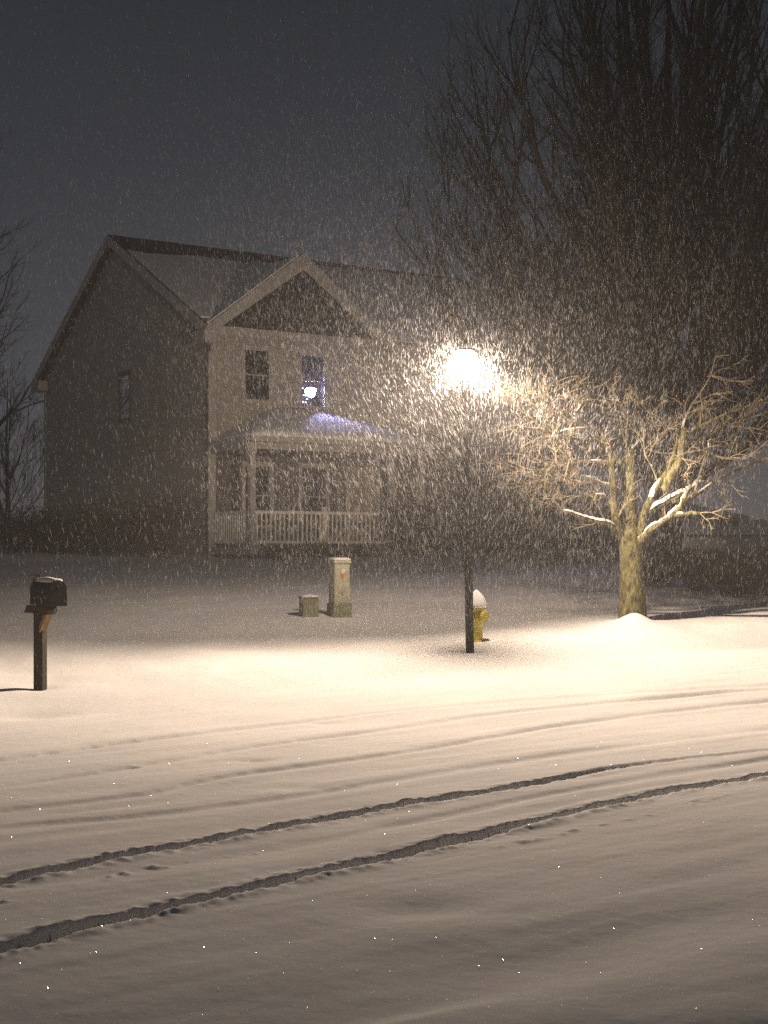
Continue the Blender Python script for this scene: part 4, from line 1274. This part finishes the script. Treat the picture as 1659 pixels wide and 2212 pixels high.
# ------------------------------------------------------------------ glinting ice crystals on the snow
def make_crystals():
    g = np.random.default_rng(9); n = 240
    px = g.random(n) * 1660; py = 1600 + g.random(n) * 620
    vs, fs = [], []
    yd = F * CAMZ / (py - HY); xd = (px - CX) / F * yd
    d, al = curb(xd, yd); zd = gz0(xd, yd, (d, al)) + detail(xd, yd, d) + .006
    for x, Yd, z in zip(xd.tolist(), yd.tolist(), zd.tolist()):
        q = Vector((x, Yd, z))
        h = ((BULB - q).normalized() + (Vector((0, 0, CAMZ)) - q).normalized()).normalized()
        nrm = (h + Vector(g.normal(size=3)) * .10).normalized()
        r = (.0010 + .0024 * g.random() ** 2.5) * (Yd / 7) ** .5
        u = nrm.orthogonal().normalized(); w = nrm.cross(u); k = len(vs)
        for i in range(6):
            an = i * math.pi / 3; vs.append(tuple(q + (u * math.cos(an) + w * math.sin(an)) * r + nrm * .0004))
        for i in range(6):
            an = i * math.pi / 3; vs.append(tuple(q + (u * math.cos(an) + w * math.sin(an)) * r - nrm * .0004))
        fs.append(tuple(k + i for i in range(6))); fs.append(tuple(k + 6 + i for i in range(6))[::-1])
        for i in range(6): fs.append((k + i, k + 6 + i, k + 6 + (i + 1) % 6, k + (i + 1) % 6))
    me = bpy.data.meshes.new('ice_crystals'); me.from_pydata(vs, [], fs)
    m, nt, bs = new_mat('ice_facet'); bs.inputs['Base Color'].default_value = (.9, .92, .97, 1); bs.inputs['Roughness'].default_value = .16
    bs.inputs['Metallic'].default_value = .9
    me.materials.append(m)
    o = link(bpy.data.objects.new('ice_crystals', me)); tag(o, kind='stuff')


make_crystals()


# ------------------------------------------------------------------ snowy air
def make_haze():
    b = MB(); b.box((-92, -6, -1.6), (92, 80, 19.8))
    m = bpy.data.materials.new('haze'); m.use_nodes = True; nt = m.node_tree; nt.nodes.clear()
    out = nt.nodes.new('ShaderNodeOutputMaterial'); v = nt.nodes.new('ShaderNodeVolumePrincipled')
    v.inputs['Color'].default_value = (.90, .90, .92, 1); v.inputs['Density'].default_value = HAZE; v.inputs['Anisotropy'].default_value = .25
    nt.links.new(v.outputs[0], out.inputs['Volume'])
    o = b.build('haze', m); tag(o, kind='stuff')
    o.visible_shadow = True


HAZE = .0042
make_haze()

# ------------------------------------------------------------------ night sky, camera, render settings
w = bpy.data.worlds.new('World'); SC.world = w; w.use_nodes = True
nt = w.node_tree; bg = nt.nodes['Background']
tc = nt.nodes.new('ShaderNodeTexCoord'); sx = nt.nodes.new('ShaderNodeSeparateXYZ'); rp = nt.nodes.new('ShaderNodeValToRGB')
nt.links.new(tc.outputs['Generated'], sx.inputs[0]); nt.links.new(sx.outputs['Z'], rp.inputs['Fac'])
e = rp.color_ramp.elements
e[0].position = 0.0; e[0].color = (.13, .125, .132, 1)
e[1].position = .42; e[1].color = (.026, .031, .038, 1)
k = e.new(.12); k.color = (.092, .097, .113, 1)
k = e.new(.26); k.color = (.048, .055, .068, 1)
nt.links.new(rp.outputs['Color'], bg.inputs['Color']); bg.inputs['Strength'].default_value = SKY = .70

cd = bpy.data.cameras.new('camera'); cam = bpy.data.objects.new('camera', cd); COL.objects.link(cam)
cam.location = (0, 0, CAMZ); cam.rotation_euler = (math.pi / 2, 0, 0)
cd.sensor_fit = 'VERTICAL'; cd.sensor_height = 36.0; cd.lens = 36.0 * F / 2212; cd.shift_y = (HY - 1106) / 2212
cd.clip_start = .1; cd.clip_end = 600
SC.camera = cam

SC.view_settings.view_transform = 'Standard'; SC.view_settings.look = 'None'; SC.view_settings.exposure = 0; SC.view_settings.gamma = 1
SC.view_settings.use_curve_mapping = False
SC.cycles.use_denoising = False
SC.cycles.max_bounces = 6; SC.cycles.diffuse_bounces = 3; SC.cycles.glossy_bounces = 3; SC.cycles.transparent_max_bounces = 12; SC.cycles.volume_bounces = 0
SC.cycles.sample_clamp_indirect = 4.0; SC.cycles.sample_clamp_direct = 0
SC.cycles.caustics_reflective = False; SC.cycles.caustics_refractive = False
